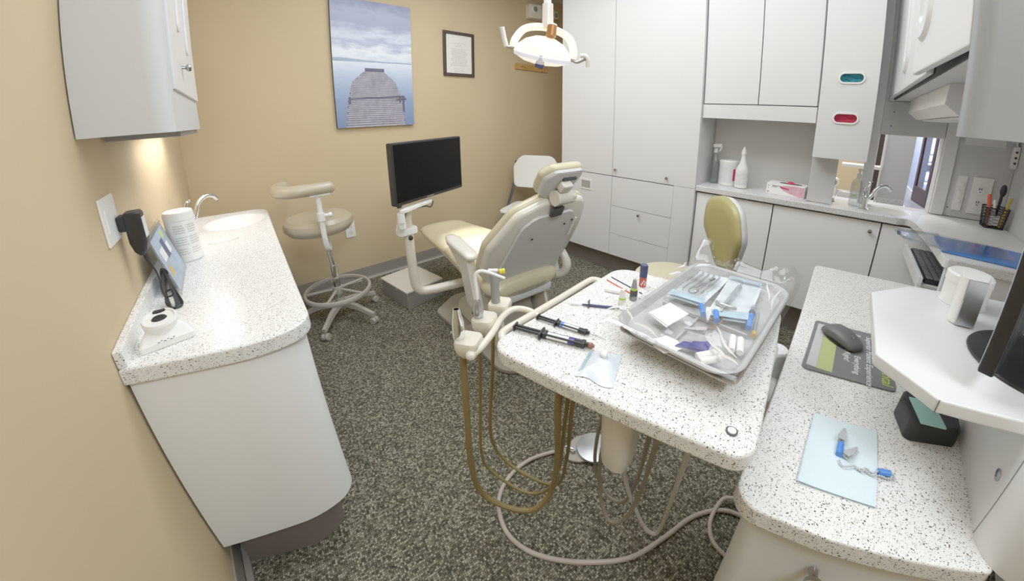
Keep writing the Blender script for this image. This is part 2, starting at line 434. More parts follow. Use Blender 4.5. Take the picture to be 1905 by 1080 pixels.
# baseboards: rubber strip, highlight on the back one's toe painted as a paler strip
g = G().box(XW + .006, 3.39, YB - .006, YB, .018, .112)
g.prism([(0, 0), (.02, 0), (.006, .02), (0, .02)], 0, 3.7, m=Matrix.Translation((XW + .006, YB, 0)) @ Matrix(((0, 0, 1, 0), (-1, 0, 0, 0), (0, 1, 0, 0), (0, 0, 0, 1))))
struct('baseboard_back', g, 'base')
struct('trim_2', G().box(XW + .02, 3.38, YB - .034, YB - .02, 0, .014, .004), 'basepale')
struct('baseboard_left', G().box(XW, XW + .006, -.64, YB - .006, .018, .112), 'base')
struct('trim_3', G().box(XW + .006, XW + .03, -.64, YB - .03, 0, .016, .005), 'base')

# ================================================================== ROW ALONG THE FAR WALL
# tall storage cupboard
XP = 2.43
t = thing('storage_cupboard', 'tall white laminate cupboard with drawers and a small vent, beside the beige wall', 'cupboard', (2.9, 1.55, 0))
obj('cabinet_body', G().box(XP + .02, 3.39, .893, 2.213, .18, 2.79), 'white_lam', t)
obj('toe_kick', G().box(XP + .075, 3.3, .91, 2.20, 0, .18), 'toe', t)
def slab(y0, y1, z0, z1, x=XP, th=.019, bev=.0015): return G().box(x, x + th, y0, y1, z0, z1, bev)
YS = 1.632
obj('door', slab(YS + .002, 2.213, .895, 2.79), 'white_lam', t)
d2 = obj('door', slab(.893, YS - .002, .895, 2.79), 'white_lam', t); knob(d2, (XP, 1.12, .944)); knob(d2, (XP, 1.595, .95))
d3 = obj('door', slab(YS + .002, 2.213, .182, .888), 'white_lam', t)
v = G().box(XP - .006, XP, 1.843, 1.98, .735, .832, .002)
vo = obj('vent', v, 'white', d3)
v = G()
for k in range(6): v.box(XP - .0075, XP - .005, 1.862, 1.962, .755 + k * .011, .760 + k * .011)
obj('vent_slot', v, 'darkgrey', vo)
for i, (z0, z1) in enumerate(((.637, .888), (.384, .633), (.182, .38))):
    dr = obj('drawer', slab(1.063, YS - .002, z0, z1), 'white_lam', t)
    if i == 1: knob(dr, (XP, 1.346, .602))
obj('filler_panel', slab(.893, 1.0615, .182, .893), 'white_lam', t)
g = G()
for z in (.8915, .635, .382): g.box(XP + .012, XP + .022, 1.063, YS, z - .004, z + .004)
g.box(XP + .012, XP + .022, YS - .003, YS + .003, .182, 2.79).box(XP + .012, XP + .022, 1.063, 2.213, .887, .896)
obj('shadow_gap', g, 'gap', t)

# wall cupboard with two doors
XU = 2.455
t = thing('wall_cupboard', 'white two-door wall cupboard with a plain valance above the spray bottles', 'cupboard', (2.6, .52, 1.41))
obj('cabinet_body', G().box(XU + .02, XR - .002, .172, .888, 1.50, 2.79), 'grey_panel', t)
for y0, y1 in ((.522, .882), (.176, .516)): obj('door', G().box(XU, XU + .019, y0, y1, 1.508, 2.79, .0015), 'white_lam', t)
obj('valance', G().box(XU, XU + .02, .172, .888, 1.408, 1.502, .001), 'white_lam', t)
obj('shadow_gap', G().box(XU + .015, XU + .021, .172, .888, 1.50, 1.51).box(XU + .015, XU + .021, .514, .524, 1.508, 2.79), 'gap', t)
# dispenser cupboard
XD = 2.40
t = thing('dispenser_cupboard', 'narrow white cupboard with two oval slots showing teal and red tissue', 'cupboard', (2.57, .02, .925))
pan = [(-.12, 1.21), (.163, 1.21), (.163, 2.79), (-.12, 2.79)]
def slot(cy, cz, w, h, n=10):
    p = []
    for k in range(n + 1): a = -PI / 2 + PI * k / n; p.append((cy + w / 2 - h / 2 + h / 2 * math.cos(a), cz + h / 2 * math.sin(a)))
    for k in range(n + 1): a = PI / 2 + PI * k / n; p.append((cy - w / 2 + h / 2 + h / 2 * math.cos(a), cz + h / 2 * math.sin(a)))
    return p
YZ = Matrix(((0, 0, 1, 0), (1, 0, 0, 0), (0, 1, 0, 0), (0, 0, 0, 1)))   # (a,b,c)->(c,a,b): 2-D outlines in the y-z plane
sl = [(.011, 1.667), (.018, 1.444)]
h = holed(pan, [slot(a, b, .122, .052) for a, b in sl], 0, .02, .001)
g = G(); me = bmesh.new(); tmp = bpy.data.meshes.new('t'); h.bm.to_mesh(tmp); h.bm.free(); me.from_mesh(tmp); bpy.data.meshes.remove(tmp)
g._add(me, Matrix.Translation((XD, 0, 0)) @ YZ); obj('front_panel', g, 'white_lam', t)
g = G().box(XD + .02, 2.747, .15, .163, 1.21, 2.79).box(XD + .02, 2.747, -.12, -.107, 1.21, 2.79).box(XD + .02, 2.747, -.107, .15, 1.21, 1.225).box(2.72, 2.747, -.107, .15, 1.225, 2.79)
obj('cabinet_body', g, 'white_lam', t)
for a, b in sl:
    g = G(); o1 = slot(a, b, .135, .066); o2 = slot(a, b, .116, .047); n = len(o1)
    ring = [[(XD, p[0], p[1]) for p in o1], [(XD - .006, a + (p[0] - a) * .985, b + (p[1] - b) * .985) for p in o1], [(XD - .006, p[0], p[1]) for p in o2], [(XD + .012, p[0], p[1]) for p in o2]]
    g.loft(ring, caps=False); obj('slot_rim', g, 'white', t)
obj('lower_panel', G().box(2.50, 2.52, .02, .165, .925, 1.21, .002).box(2.52, 2.747, .15, .165, .925, 1.21), 'grey_panel', t)
for (a, b), mm, lab in zip(sl, ('teal', 'red'), ('teal folded tissue showing in the upper oval slot', 'red folded tissue showing in the lower oval slot')):
    g = G()
    for k in range(5):
        zz = b - .05 + k * .014
        g.sheet(lambda u, w, zz=zz, k=k: Vector((XD + .021 + .2 * u, a - .085 + .17 * w, zz + .012 * math.sin(w * 5 + k) * (1 - u) + .004 * math.sin(w * 23 + k * 2))), 6, 24)
    g.loft([[(XD + .024 + dx, y_, z_) for y_, z_ in slot(a, b, w_, h_)] for dx, w_, h_ in ((.05, .17, .10), (.01, .16, .085), (.0, .13, .058), (.004, .05, .02))])
    tag(obj('tissue_pack', g, mm), lab, 'tissues', 'tissues in the dispenser cupboard')
# narrow white strips and grey panel on the far wall
obj_ = G().box(XR - .03, XR - .001, -.182, -.125, .925, 2.3)
tag(obj('wall_strip', obj_, 'white_lam'), 'narrow upright white strip between dispenser cupboard and hanging cupboard', 'strip')
t = thing('wall_panel', 'grey screwed panel on the wall above the mirror', 'panel', (XR, -.35, 1.37))
obj('panel_board', G().box(XR - .014, XR - .001, -.515, -.184, 1.373, 1.568, .001), 'grey_panel', t)
for y, z in ((-.24, 1.505), (-.235, 1.42)): obj('screw', G().cyl((XR - .018, y, z), (XR - .013, y, z), .004, n=12), 'darkgrey', t)
t = thing('side_panel', 'grey splash panel carrying switches and sockets above the far counter', 'panel', (XR, -.72, .925))
obj('panel_board', G().box(XR - .012, XR - .001, YF + .002, -.585, .925, 1.568, .001), 'grey_panel', t)
for y, z in ((-.60, .975), (-.62, 1.40)): obj('screw', G().cyl((XR - .015, y, z), (XR - .011, y, z), .004, n=12), 'darkgrey', t)
tag(obj('wall_post', G().box(XR - .03, XR - .001, -.583, -.518, .925, 1.568, .004), 'white_lam'), 'white upright post between the mirror and the grey splash panel', 'post')
struct('trim_4', G().box(XR - .004, XR + .104, -.518, -.512, .921, 1.368).box(XR - .004, XR + .104, -.515, .15, 1.366, 1.372), 'white_lam')
# what stands beyond the opening
t = thing('far_counter', 'white counter in the next room seen through the opening behind the corner sink', 'counter', (3.0, -.1, 0))
obj('worktop', G().box(2.87, 3.28, -.46, .5, .825, .86, .004), 'counter_far', t); obj('cabinet_body', G().box(2.90, 3.26, -.45, .5, 0, .824), 'white_lam', t)
obj('grey_board', G().box(3.20, 3.22, -.440, -.266, .905, 1.7, .001), 'grey_panel', t); obj('upstand', G().box(3.185, 3.20, -.440, -.266, .861, .905, .001), 'counter_far', t)
t = thing('ledge', 'white ledge beyond the opening, just above the soap bottle', 'ledge', (3.2, -.15, 1.1))
obj('ledge_board', G().box(3.15, 3.30, -.262, .0, 1.105, 1.125, .002), 'white', t); obj('upright', G().box(3.18, 3.20, -.215, -.195, .861, 1.6, .001), 'white', t); obj('upright', G().box(3.18, 3.20, -.262, -.250, .861, 1.6, .001), 'white', t)
t = thing('white_box', 'white carton with a lime stripe beyond the opening, on the next room counter', 'carton', (3.1, -.06, .861))
obj('carton', G().box(3.05, 3.16, -.135, .0, .861, .925, .002), 'label_grey', t); obj('lime_stripe', G().box(3.049, 3.05, -.125, -.09, .905, .92), 'lime', t)
t = thing('white_device', 'white rounded device beyond the opening, beside the panel of the dispenser cupboard', 'device', (3.1, .03, .861))
obj('device_body', G().box(3.06, 3.16, .004, .09, .861, .955, .012).cyl((3.07, .03, .985), (3.16, .03, .985), .032, n=24), 'white', t); obj('device_screen', G().cyl((3.068, .03, .985), (3.07, .03, .985), .02, n=20), 'grey', t)
t = thing('dark_cabinet', 'tall dark brown cabinet edge in the next room beside the grey board', 'cabinet', (3.62, -.27, 0))
obj('cabinet_body', G().box(3.60, 3.9, -.30, -.245, .0, 2.0), 'frame', t); obj('olive_side', G().box(3.58, 3.60, -.232, -.195, .95, 2.0), 'inkdark', t)
# far countertop
XC = 2.438
out = [(XC, .89), (XC, -.33), (XC + .03, -.385), (2.36, -.408), (2.1, -.425), (1.79, -.43), (1.79, YF + .002), (XR - .002, YF + .002), (XR - .002, .89)]
out = rpoly(out, [0, .05, .02, 0, 0, .02, 0, 0, 0])
t = thing('counter_top', 'pale speckled L-shaped counter with a corner sink under the mirror', 'counter', (2.6, 0, .88))
ctr = holed(out, [ellp(2.60, -.285, .095, .120, 40, .35)], .88, .92, .005)
obj('worktop', ctr, 'counter_far', t)
g = G(); rings = []
for f, z in ((1.04, .9205), (1.0, .9195), (.97, .905), (.90, .86), (.72, .81), (.35, .792), (.05, .79)):
    rings.append([(x, y, z) for x, y in ellp(2.60, -.285, .095 * f, .120 * f, 40, .35)])
g.loft(rings, caps=False); obj('basin', g, 'sinkwhite', t)
obj('backsplash', G().box(XR - .014, XR - .002, .168, .888, .92, .93), 'counter_far', t)
obj('smooth_top', G().prism(rpoly([(2.4, -.41), (1.794, -.434), (1.794, YF + .01), (XR - .02, YF + .01), (XR - .02, -.53), (2.62, -.46)], .01), .9195, .9212), 'white', t)
# base units below
XB = 2.46
for i, (y0, y1, kn, lab) in enumerate(((.352, .885, 0, 'white base unit behind the olive stool back'), (-.258, .348, 1, 'white base unit with a round knob under the corner sink'), (-.60, -.262, 0, 'narrow white base unit at the end of the far counter'))):
    t = thing('base_unit', lab, 'cabinet', (2.6, (y0 + y1) / 2, 0), group='base units under the far counter')
    obj('cabinet_body', G().box(XB + .021, XR - .003, y0, y1, .2, .868 if i == 0 else .775), 'grey_panel', t)
    d = obj('door', G().box(XB, XB + .018, y0 + .002, y1 - .002, .2, .868, .001), 'lit_lam', t)
    obj('shadow_gap', G().box(XB + .012, XB + .022, y0 - .002, y1 + .002, .868, .8795).box(XB + .012, XB + .02, y0 - .002, y0 + .004, .2, .87).box(XB + .012, XB + .02, y1 - .004, y1 + .002, .2, .87), 'gap', t)
    obj('toe_kick', G().box(XB + .07, XR - .05, y0, y1, 0, .2), 'toe', t)
    if kn: knob(d, (XB, y0 + .05, .814))
t = thing('base_unit', 'white base unit standing behind the tray and keyboard under the counter return', 'cabinet', (2.2, -.65, 0), group='base units under the far counter')
obj('cabinet_body', G().box(1.832, XB - .01, YF + .01, -.61, .2, .878), 'white_lam', t)
obj('end_panel', G().box(1.80, 1.83, YF + .01, -.446, 0, .8785, .001), 'white_lam', t)
obj('toe_kick', G().box(1.85, XB - .02, YF + .05, -.64, 0, .2), 'toe', t)

# things on the far counter
def spray(loc, lab, body, trig=True):
    t = thing('spray_bottle', lab, 'bottle', loc)
    x, y, z = loc
    if trig:
        obj('bottle_body', G().lathe([(0, 0), (.034, 0), (.037, .008), (.037, .13), (.030, .17), (.014, .215), (.013, .235), (0, .235)], Matrix.Translation(loc), 28), body, t)
        gg = G().cyl((x, y, z + .232), (x, y, z + .262), .017, .014, 18)
        gg.obox((x + .004, y - .010, z + .285), (.026, .068, .03), (R(-6), 0, 0), .008).obox((x, y - .035, z + .262), (.010, .012, .045), (R(24), 0, 0), .004)
        obj('trigger_head', gg, 'white', t)
    else:
        gg = G().lathe([(0, 0), (.030, 0), (.043, .004), (.045, .012), (.045, .125), (.040, .145), (.022, .185), (.016, .215), (.015, .245), (0, .245)], Matrix.Translation(loc), 32, .8, 1.0)
        obj('bottle_body', gg, body, t)
        obj('nozzle_cap', G().lathe([(0, .243), (.018, .243), (.018, .262), (.011, .278), (.004, .296), (0, .298)], Matrix.Translation(loc), 20), 'white', t)
        obj('paper_label', G().lathe([(.0456, .025), (.0456, .11)], Matrix.Translation(loc), 32, .8, 1.0), 'label_grey', t)
    return t
spray((2.66, .835, .921), 'tall translucent spray bottle with trigger, next to the cupboard side', 'clear')
t = thing('wipes_canister', 'white canister of wipes with red stripe label between two spray bottles', 'canister', (2.66, .725, .921))
obj('canister_body', G().lathe([(0, 0), (.066, 0), (.070, .006), (.070, .15), (.068, .155), (0, .155)], Matrix.Translation((2.66, .725, .921)), 40), 'white', t)
obj('lid', G().lathe([(.071, .152), (.072, .155), (.072, .178), (.066, .186), (0, .188)], Matrix.Translation((2.66, .725, .921)), 40), 'white', t)
g = G()
for k in range(24):
    a0 = R(130 + k * 5); a1 = R(135 + k * 5)
    g.poly([(2.66 + .0706 * math.cos(a), .725 + .0706 * math.sin(a), z) for a, z in ((a0, .945), (a1, .945), (a1, 1.065), (a0, 1.065))])
obj('paper_label', g, 'label_grey', t)
g = G()
for k in range(4):
    a0 = R(222 + k * 4); a1 = R(226 + k * 4)
    g.poly([(2.66 + .0709 * math.cos(a), .725 + .0709 * math.sin(a), z) for a, z in ((a0, .96), (a1, .96), (a1, 1.05), (a0, 1.05))])
obj('red_stripe', g, 'magenta', t)
spray((2.60, .612, .921), 'white long-necked squeeze bottle with pointed cap beside the wipes canister', 'white', False)
t = thing('glove_box', 'white and pink glove carton lying below the wall cupboard', 'carton', (2.62, .30, .921), R(-6))
L_, W_, H_ = .245, .12, .075
obj('carton', G().box(-.06, .06, -L_ / 2, L_ / 2, 0, H_, .001), 'whitepaper', t, local=True)
g = G(); pts = [(.03, .060), (.0, .066), (-.06, .072), (-L_ / 2 + .002, .07), (-L_ / 2 + .002, .004), (-.09, .004), (-.03, .018), (.015, .034)]
g.poly([(-.0606, a, b) for a, b in pts[::-1]]); obj('pink_print', g, 'pink', t, local=True)
g = text_g('NITRILE', .017, Matrix.Translation((-.0612, .03, .044)) @ Matrix(((0, 0, -1, 0), (-1, 0, 0, 0), (0, 1, 0, 0), (0, 0, 0, 1))))
g.bm.clear()
g.poly([(-.0609, .032, .058), (-.0609, .032, .046), (-.0609, -.025, .040), (-.0609, -.025, .050)])
obj('magenta_print', g, 'magenta', t, local=True)
obj('corner_print', G().poly([(-.0609, .112, .005), (-.0609, .100, .018), (-.0609, .114, .018)]), 'magenta', t, local=True)
g = G()
for a, z, w in ((.085, .058, .055), (.085, .050, .03), (.113, .055, .009), (.112, .04, .006)):
    g.box(-.0609, -.0602, a - w, a, z - .0025, z + .0025)
obj('printed_lines', g, 'ink', t, local=True)
obj('opening', G().prism(ellp(0, -.02, .03, .075), H_ + .0003, H_ + .0012), 'gap', t, local=True)
obj('glove_tuft', G().sheet(lambda u, w: Vector((-.012 + .024 * u + .004 * math.sin(w * 9), -.05 + .06 * w, H_ + .001 + .016 * math.sin(PI * u) * math.sin(PI * w))), 8, 12), 'red', t, local=True)

# corner-sink bits
def faucet(name, lab, base, aim, h=.16, reach=.13, lever=True):
    t = thing(name, lab, 'tap', base); b = Vector(base); a = Vector((math.cos(aim), math.sin(aim), 0))
    g = G().lathe([(0, 0), (.026, 0), (.026, .006), (.019, .012), (.017, .07), (.020, .078), (.012, .088), (0, .09)], Matrix.Translation(b), 24)
    obj('tap_body', g, 'chrome', t)
    g = G().tube([b + Vector((0, 0, .05)), b + a * .03 + Vector((0, 0, .085)), b + a * (reach * .45) + Vector((0, 0, h * .86)), b + a * (reach * .75) + Vector((0, 0, h)), b + a * reach + Vector((0, 0, h * .97)), b + a * (reach + .022) + Vector((0, 0, h * .84))], .0105, 12)
    obj('spout', g, 'chrome', t)
    if lever:
        g = G().tube([b + Vector((0, 0, .085)), b - a * .012 + Vector((0, 0, .12)), b + a * .006 + Vector((0, 0, .16)), b + a * .022 + Vector((0, 0, .172))], [.010, .009, .008, .006], 10)
        obj('lever', g, 'chrome', t)
    return t
faucet('tap', 'chrome single-lever tap at the corner sink under the mirror', (2.525, -.155, .9205), R(-65), .15, .12)
t = thing('soap_bottle', 'clear pump bottle half hidden behind the chrome corner-sink tap', 'bottle', (2.60, -.105, .921))
obj('bottle_body', G().lathe([(0, 0), (.030, 0), (.034, .005), (.035, .13), (.030, .155), (.014, .172), (0, .173)], Matrix.Translation((2.60, -.105, .921)), 24), 'clear', t)
obj('pump_head', G().cyl((2.60, -.105, 1.092), (2.60, -.105, 1.12), .013, n=16).cyl((2.60, -.105, 1.12), (2.60, -.105, 1.14), .005, n=10).obox((2.60, -.12, 1.145), (.016, .05, .012), (0, 0, 0), .004), 'white', t)
t = thing('soap_dish', 'small white tray of soap pads beside the dispenser cupboard panel', 'dish', (2.665, .05, .921))
obj('dish_body', G().box(2.63, 2.70, .008, .10, .921, .945, .006), 'white', t)
obj('pad', G().box(2.64, 2.69, .03, .08, .945, .985, .01), 'label_grey', t)

# switches, sockets
def plate(name, lab, y0, y1, z0, z1, cat):
    t = thing(name, lab, cat, (XR - .013, (y0 + y1) / 2, (z0 + z1) / 2))
    obj('cover_plate', G().box(XR - .021, XR - .0125, y0, y1, z0, z1, .003), 'white', t); return t
t = plate('light_switch', 'narrow cream plate of three rocker switches by the mirror post', -.665, -.617, .965, 1.168, 'switch')
for k in range(3): obj('rocker', G().box(XR - .030, XR - .0205, -.652, -.630, 1.01 + k * .048, 1.036 + k * .048, .004), 'white', t)
t = plate('wall_socket', 'white double socket plate behind the pen cup', -.79, -.694, .96, 1.171, 'socket')
for z in (1.025, 1.10):
    r = obj('receptacle', G().lathe([(0, 0), (.027, 0), (.027, .004), (0, .004)], Matrix.Translation((XR - .0205, -.735, z)) @ Matrix.Rotation(-PI / 2, 4, 'Y'), 24), 'white', t)
    obj('socket_slot', G().box(XR - .0262, XR - .0243, -.742, -.738, z, z + .012).box(XR - .0262, XR - .0243, -.732, -.728, z, z + .012).box(XR - .0262, XR - .0243, -.738, -.732, z - .014, z - .008), 'gap', r)
t = thing('power_strip', 'small white power strip hanging in the corner below the hanging cupboard', 'power strip', (XR - .03, -.855, 1.24))
obj('strip_body', G().box(XR - .05, XR - .02, -.870, -.838, 1.24, 1.36, .006), 'white', t)
for k in range(3): obj('socket_hole', G().cyl((XR - .052, -.854, 1.27 + k * .03), (XR - .049, -.854, 1.27 + k * .03), .007, n=14), 'darkgrey', t)
obj('cord', G().tube([(XR - .035, -.854, 1.36), (XR - .035, -.85, 1.40), (XR - .03, -.845, 1.50)], .004, 8), 'white', t)
tag(obj('cable_trunking', G().box(XR - .05, XR - .0135, -.80, -.61, 1.345, 1.41, .003), 'white_lam'), 'short white box fixed to the splash panel under the hanging cupboard', 'trunking')

# hanging cupboard above the desk return
YD = -.2
t = thing('hanging_cupboard', 'white hanging cupboard with routed door pulls above the keyboard counter', 'cupboard', (1.8, -.5, 1.55))
obj('cabinet_body', G().box(.97, XR - .03, YF + .004, YD - .032, 1.570, 2.79), 'grey_panel', t)
obj('shadow_gap', G().box(.975, XR - .05, YD - .033, YD - .026, 1.572, 1.62), 'gap', t)
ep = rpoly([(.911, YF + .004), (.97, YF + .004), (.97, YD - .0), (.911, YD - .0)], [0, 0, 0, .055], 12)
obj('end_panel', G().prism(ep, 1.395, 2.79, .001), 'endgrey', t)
def pull_door(x0, x1, z0, z1, y, parent, pulls, m4=None):
    g = G(m4); g.box(x0, x1, y - .024, y, z0, z1, .006)
    d = obj('door', g, 'white_lam', parent)
    for (px, pz0, pz1) in pulls:
        g = G(m4); w = .034
        def cap(w_, zz0, zz1, n=10):
            return [(px + w_ / 2 * math.cos(a), zz0 + w_ / 2 + w_ / 2 * math.sin(a)) for a in (PI + PI * k / n for k in range(n + 1))] + [(px + w_ / 2 * math.cos(a), zz1 - w_ / 2 + w_ / 2 * math.sin(a)) for a in (PI * k / n for k in range(n + 1))]
        A = cap(.17, pz0 - .055, pz1 + .05); B = cap(.145, pz0 - .042, pz1 + .04); D = cap(.06, pz0, pz1)
        g.loft([[(a, y, b) for a, b in A], [(a, y + .011, b) for a, b in B], [(a, y + .010, b) for a, b in D], [(a, y + .0005, b) for a, b in cap(.045, pz0 + .008, pz1 - .008)]], caps=True)
        obj('routed_pull', g, 'white_lam', d)
    return d
pull_door(1.49, 2.70, 1.580, 2.79, YD, t, [(2.05, 1.70, 2.5)])
hinge = Matrix.Translation((.975, YD, 0)) @ Matrix.Rotation(R(4.0), 4, 'Z') @ Matrix.Translation((-.975, -YD, 0))
pull_door(.975, 1.485, 1.575, 2.79, YD + .002, t, [(1.385, 1.715, 2.3)], hinge)
obj('corner_post', G().box(2.70, 2.752, YD - .04, YD - .002, 1.570, 2.79, .008), 'white_lam', t)
t = thing('cupboard_lamp', 'white wedge-shaped strip lamp fixed under the hanging cupboard', 'lamp', (1.6, -.45, 1.48))
prof = [(-.30, 1.569), (-.50, 1.569), (-.50, 1.475), (-.34, 1.462), (-.295, 1.50)]
g = G(); g.loft([[(x, a, b) for a, b in prof] for x in (1.65, 2.60)]); obj('lamp_housing', g, 'white', t)
g = G(); g.loft([[(x, a, b) for a, b in [(-.298, 1.5695), (-.505, 1.5695), (-.505, 1.473), (-.34, 1.459), (-.291, 1.50)]] for x in (1.640, 1.652)]); obj('end_cap', g, 'grey_panel', t)
obj('diffuser', G().box(1.7, 2.55, -.48, -.36, 1.455, 1.462, .002), 'white', t)

# ================================================================== COUNTER RETURN: keyboard, blue tray, pens
t = thing('keyboard_tray', 'white slide-out keyboard tray under the counter return', 'tray', (2.15, -.5, .74))
obj('tray_board', G().box(1.90, 2.43, -.60, -.402, .742, .757, .002), 'white_lam', t)
obj('front_rail', G().box(1.89, 2.43, -.402, -.384, .735, .79, .003), 'white_lam', t)
t = thing('keyboard', 'black computer keyboard lying on the white slide-out tray', 'keyboard', (2.14, -.49, .758))
obj('keyboard_case', G().box(1.91, 2.40, -.575, -.412, .758, .776, .005), 'black', t)
for r in range(5):
    yy = -.432 - r * .029
    xs = 1.92
    ws = [.026] * 20 if r else [.045, .026, .026, .026, .035, .13, .035, .026, .026, .045, .026, .026]
    for w in ws:
        if xs + w > 2.395: break
        obj('key', G().box(xs + .002, xs + w - .002, yy - .0125, yy + .0125, .776, .783, .003), 'mousegrey', t); xs += w
# clear face shield pack lying on the counter, sticking out past the edge
t = thing('visor_pack', 'clear and blue plastic visor pack lying across the counter return beyond the keyboard', 'plastic pack', (2.0, -.55, .922))
g = G(); o_ = rpoly([(1.87, -.43), (1.84, -.66), (1.80, -.862), (2.05, -.862), (2.10, -.68), (2.115, -.44)], .02)
g.prism(o_, .923, .932, .002); obj('blue_sheet', g, 'blue', t)
g = G(); g.prism(rpoly([(1.93, -.30), (1.862, -.45), (1.90, -.70), (2.08, -.70), (2.122, -.46), (2.06, -.292)], .03), .9335, .938, .001); obj('clear_cover', g, 'acrylic', t)
g = G(); g.tube([(1.862, -.45, .936), (1.92, -.31, .94), (1.975, -.283, .945), (2.06, -.292, .94), (2.122, -.46, .936)], .006, 8); obj('clear_band', g, 'clear', t)
obj('band_tip', G().ell((1.985, -.283, .945), (.03, .008, .009)), 'navy', t)
# pen cup
t = thing('pen_cup', 'black wire-mesh pen cup standing in the corner of the counter', 'pen cup', (2.62, -.80, .922))
bx, by, bz = 2.62, -.795, .922
obj('cup_base', G().prism(rpoly([(bx - .048, by - .048), (bx + .048, by - .048), (bx + .048, by + .048), (bx - .048, by + .048)], .02), bz, bz + .008, .002), 'black', t)
g = G()
for zz in (bz + .11,):
    g.tube([(x, y, zz) for x, y in rpoly([(bx - .055, by - .055), (bx + .055, by - .055), (bx + .055, by + .055), (bx - .055, by + .055)], .022, 5)], .003, 8, 0, True)
obj('cup_rim', g, 'black', t)
g = G()
lo = rpoly([(bx - .047, by - .047), (bx + .047, by - .047), (bx + .047, by + .047), (bx - .047, by + .047)], .02, 6); hi = rpoly([(bx - .055, by - .055), (bx + .055, by - .055), (bx + .055, by + .055), (bx - .055, by + .055)], .022, 6)
N = len(lo)
for k in range(N):
    for j in (1, -1):
        pts = []
        for i in range(7):
            f = i / 6; q = (k + j * i) % N; pts.append((lo[q][0] + (hi[q][0] - lo[q][0]) * f, lo[q][1] + (hi[q][1] - lo[q][1]) * f, bz + .008 + .1 * f))
        g.tube(pts, .0011, 4, 0)
obj('mesh_wall', g, 'mesh_black', t)
def pen(name, lab, foot, top, r, m, tip=None, cat='pen'):
    t = thing(name, lab, cat, foot); f = Vector(foot); p = Vector(top)
    obj('barrel', G().cyl(f, f + (p - f) * .72, r, n=12), m, t)
    obj('cap', G().tube([f + (p - f) * .70, f + (p - f) * .97, p], [r * 1.15, r * 1.1, r * .7], 12, 0), tip or m, t)
pen('marker', 'orange marker standing in the black pen cup', (2.605, -.775, .932), (2.60, -.745, 1.10), .0085, 'orange', cat='marker')
pen('hairbrush', 'dark round-headed brush standing tallest in the black pen cup', (2.62, -.80, .932), (2.615, -.805, 1.11), .007, 'black', cat='brush')
obj('brush_head', G().ell((2.613, -.806, 1.125), (.016, .016, .034)), 'black', bpy.data.objects['hairbrush'])
pen('pen', 'silver pen leaning in the black pen cup', (2.60, -.80, .932), (2.585, -.77, 1.075), .006, 'steel', 'white')
pen('pencil', 'golden pencil leaning against the cup edge nearest the side wall', (2.59, -.82, .932), (2.575, -.838, 1.10), .006, 'gold', 'gold', 'pencil')
tag(obj('note_card', G().obox((2.578, -.785, .965), (.003, .05, .055), (0, R(-4), R(6)), .0005), 'label_grey'), 'small pale folded card propped inside the pen cup', 'card')

# ================================================================== DESK
ZD = .75
t = thing('desk', 'speckled desk worktop on the near side of the room under the mouse mat', 'worktop', (1.2, -.1, .70))
out = rpoly([(.495, .027), (1.845, .027), (1.878, -.44), (.69, -.44), (.60, -.40), (.525, -.135)], [.045, .03, 0, 0, .02, .3])
obj('worktop', G().prism(out, .705, ZD, .006, 3), 'counter_edge', t)
t = thing('desk_pedestal', 'white drawer pedestal with a round knob beneath the near end of the desk', 'cabinet', (.75, -.15, 0))
out = rpoly([(.515, .0), (1.0, .0), (1.0, -.42), (.62, -.42), (.545, -.14)], [.03, 0, 0, .02, .3])
obj('cabinet_body', G().prism(out, .10, .704), 'white_lam', t)
obj('toe_kick', G().prism([(.58, -.04), (.98, -.04), (.98, -.40), (.65, -.40), (.60, -.14)], 0, .10), 'toe', t)
knob(t, (.541, -.144, .634), (-1, -.2, 0), .018, 'drawer_knob')
t = thing('desk_return', 'white rounded pedestal wall that carries the monitor shelf', 'panel', (.8, -.5, ZD))
out = rpoly([(.585, YF + .01), (1.30, YF + .01), (1.30, -.37), (.585, -.37)], [0, 0, 0, .09], 12)
obj('return_body', G().prism(out, .7505, .951), 'white_lam', t)
obj('screw_cap', G().lathe([(0, 0), (.011, 0), (.011, .002), (.004, .003), (.004, .001), (0, .001)], Matrix.Translation((.715, -.37, .855)) @ Matrix.Rotation(-PI / 2, 4, 'X'), 20), 'steel', t)
obj('desk_return_seam', G().box(.672, .6735, -.3705, -.3690, .7505, .951), 'grey', t)
t = thing('monitor_shelf', 'white faceted shelf carrying the black monitor above the desk', 'shelf', (.95, -.5, .952))
out = [(1.088, -.131), (1.20, -.228), (1.33, -.42), (1.36, YF + .01), (.585, YF + .01), (.70, -.354), (.685, -.226), (.771, -.131)]
out = [(1.088, -.131), (1.20, -.228), (1.25, -.42), (1.3, YF + .01), (.69, YF + .01), (.703, -.37), (.685, -.226), (.771, -.131)]
obj('shelf_board', G().prism(rpoly(out, .012, 4), .952, .98, .005, 3), 'white_lam', t)
obj('edge_joint', G().obox((.6852, -.2262, .9655), (.0010, .0014, .0270), (0, 0, R(40))), 'inkdark', t)

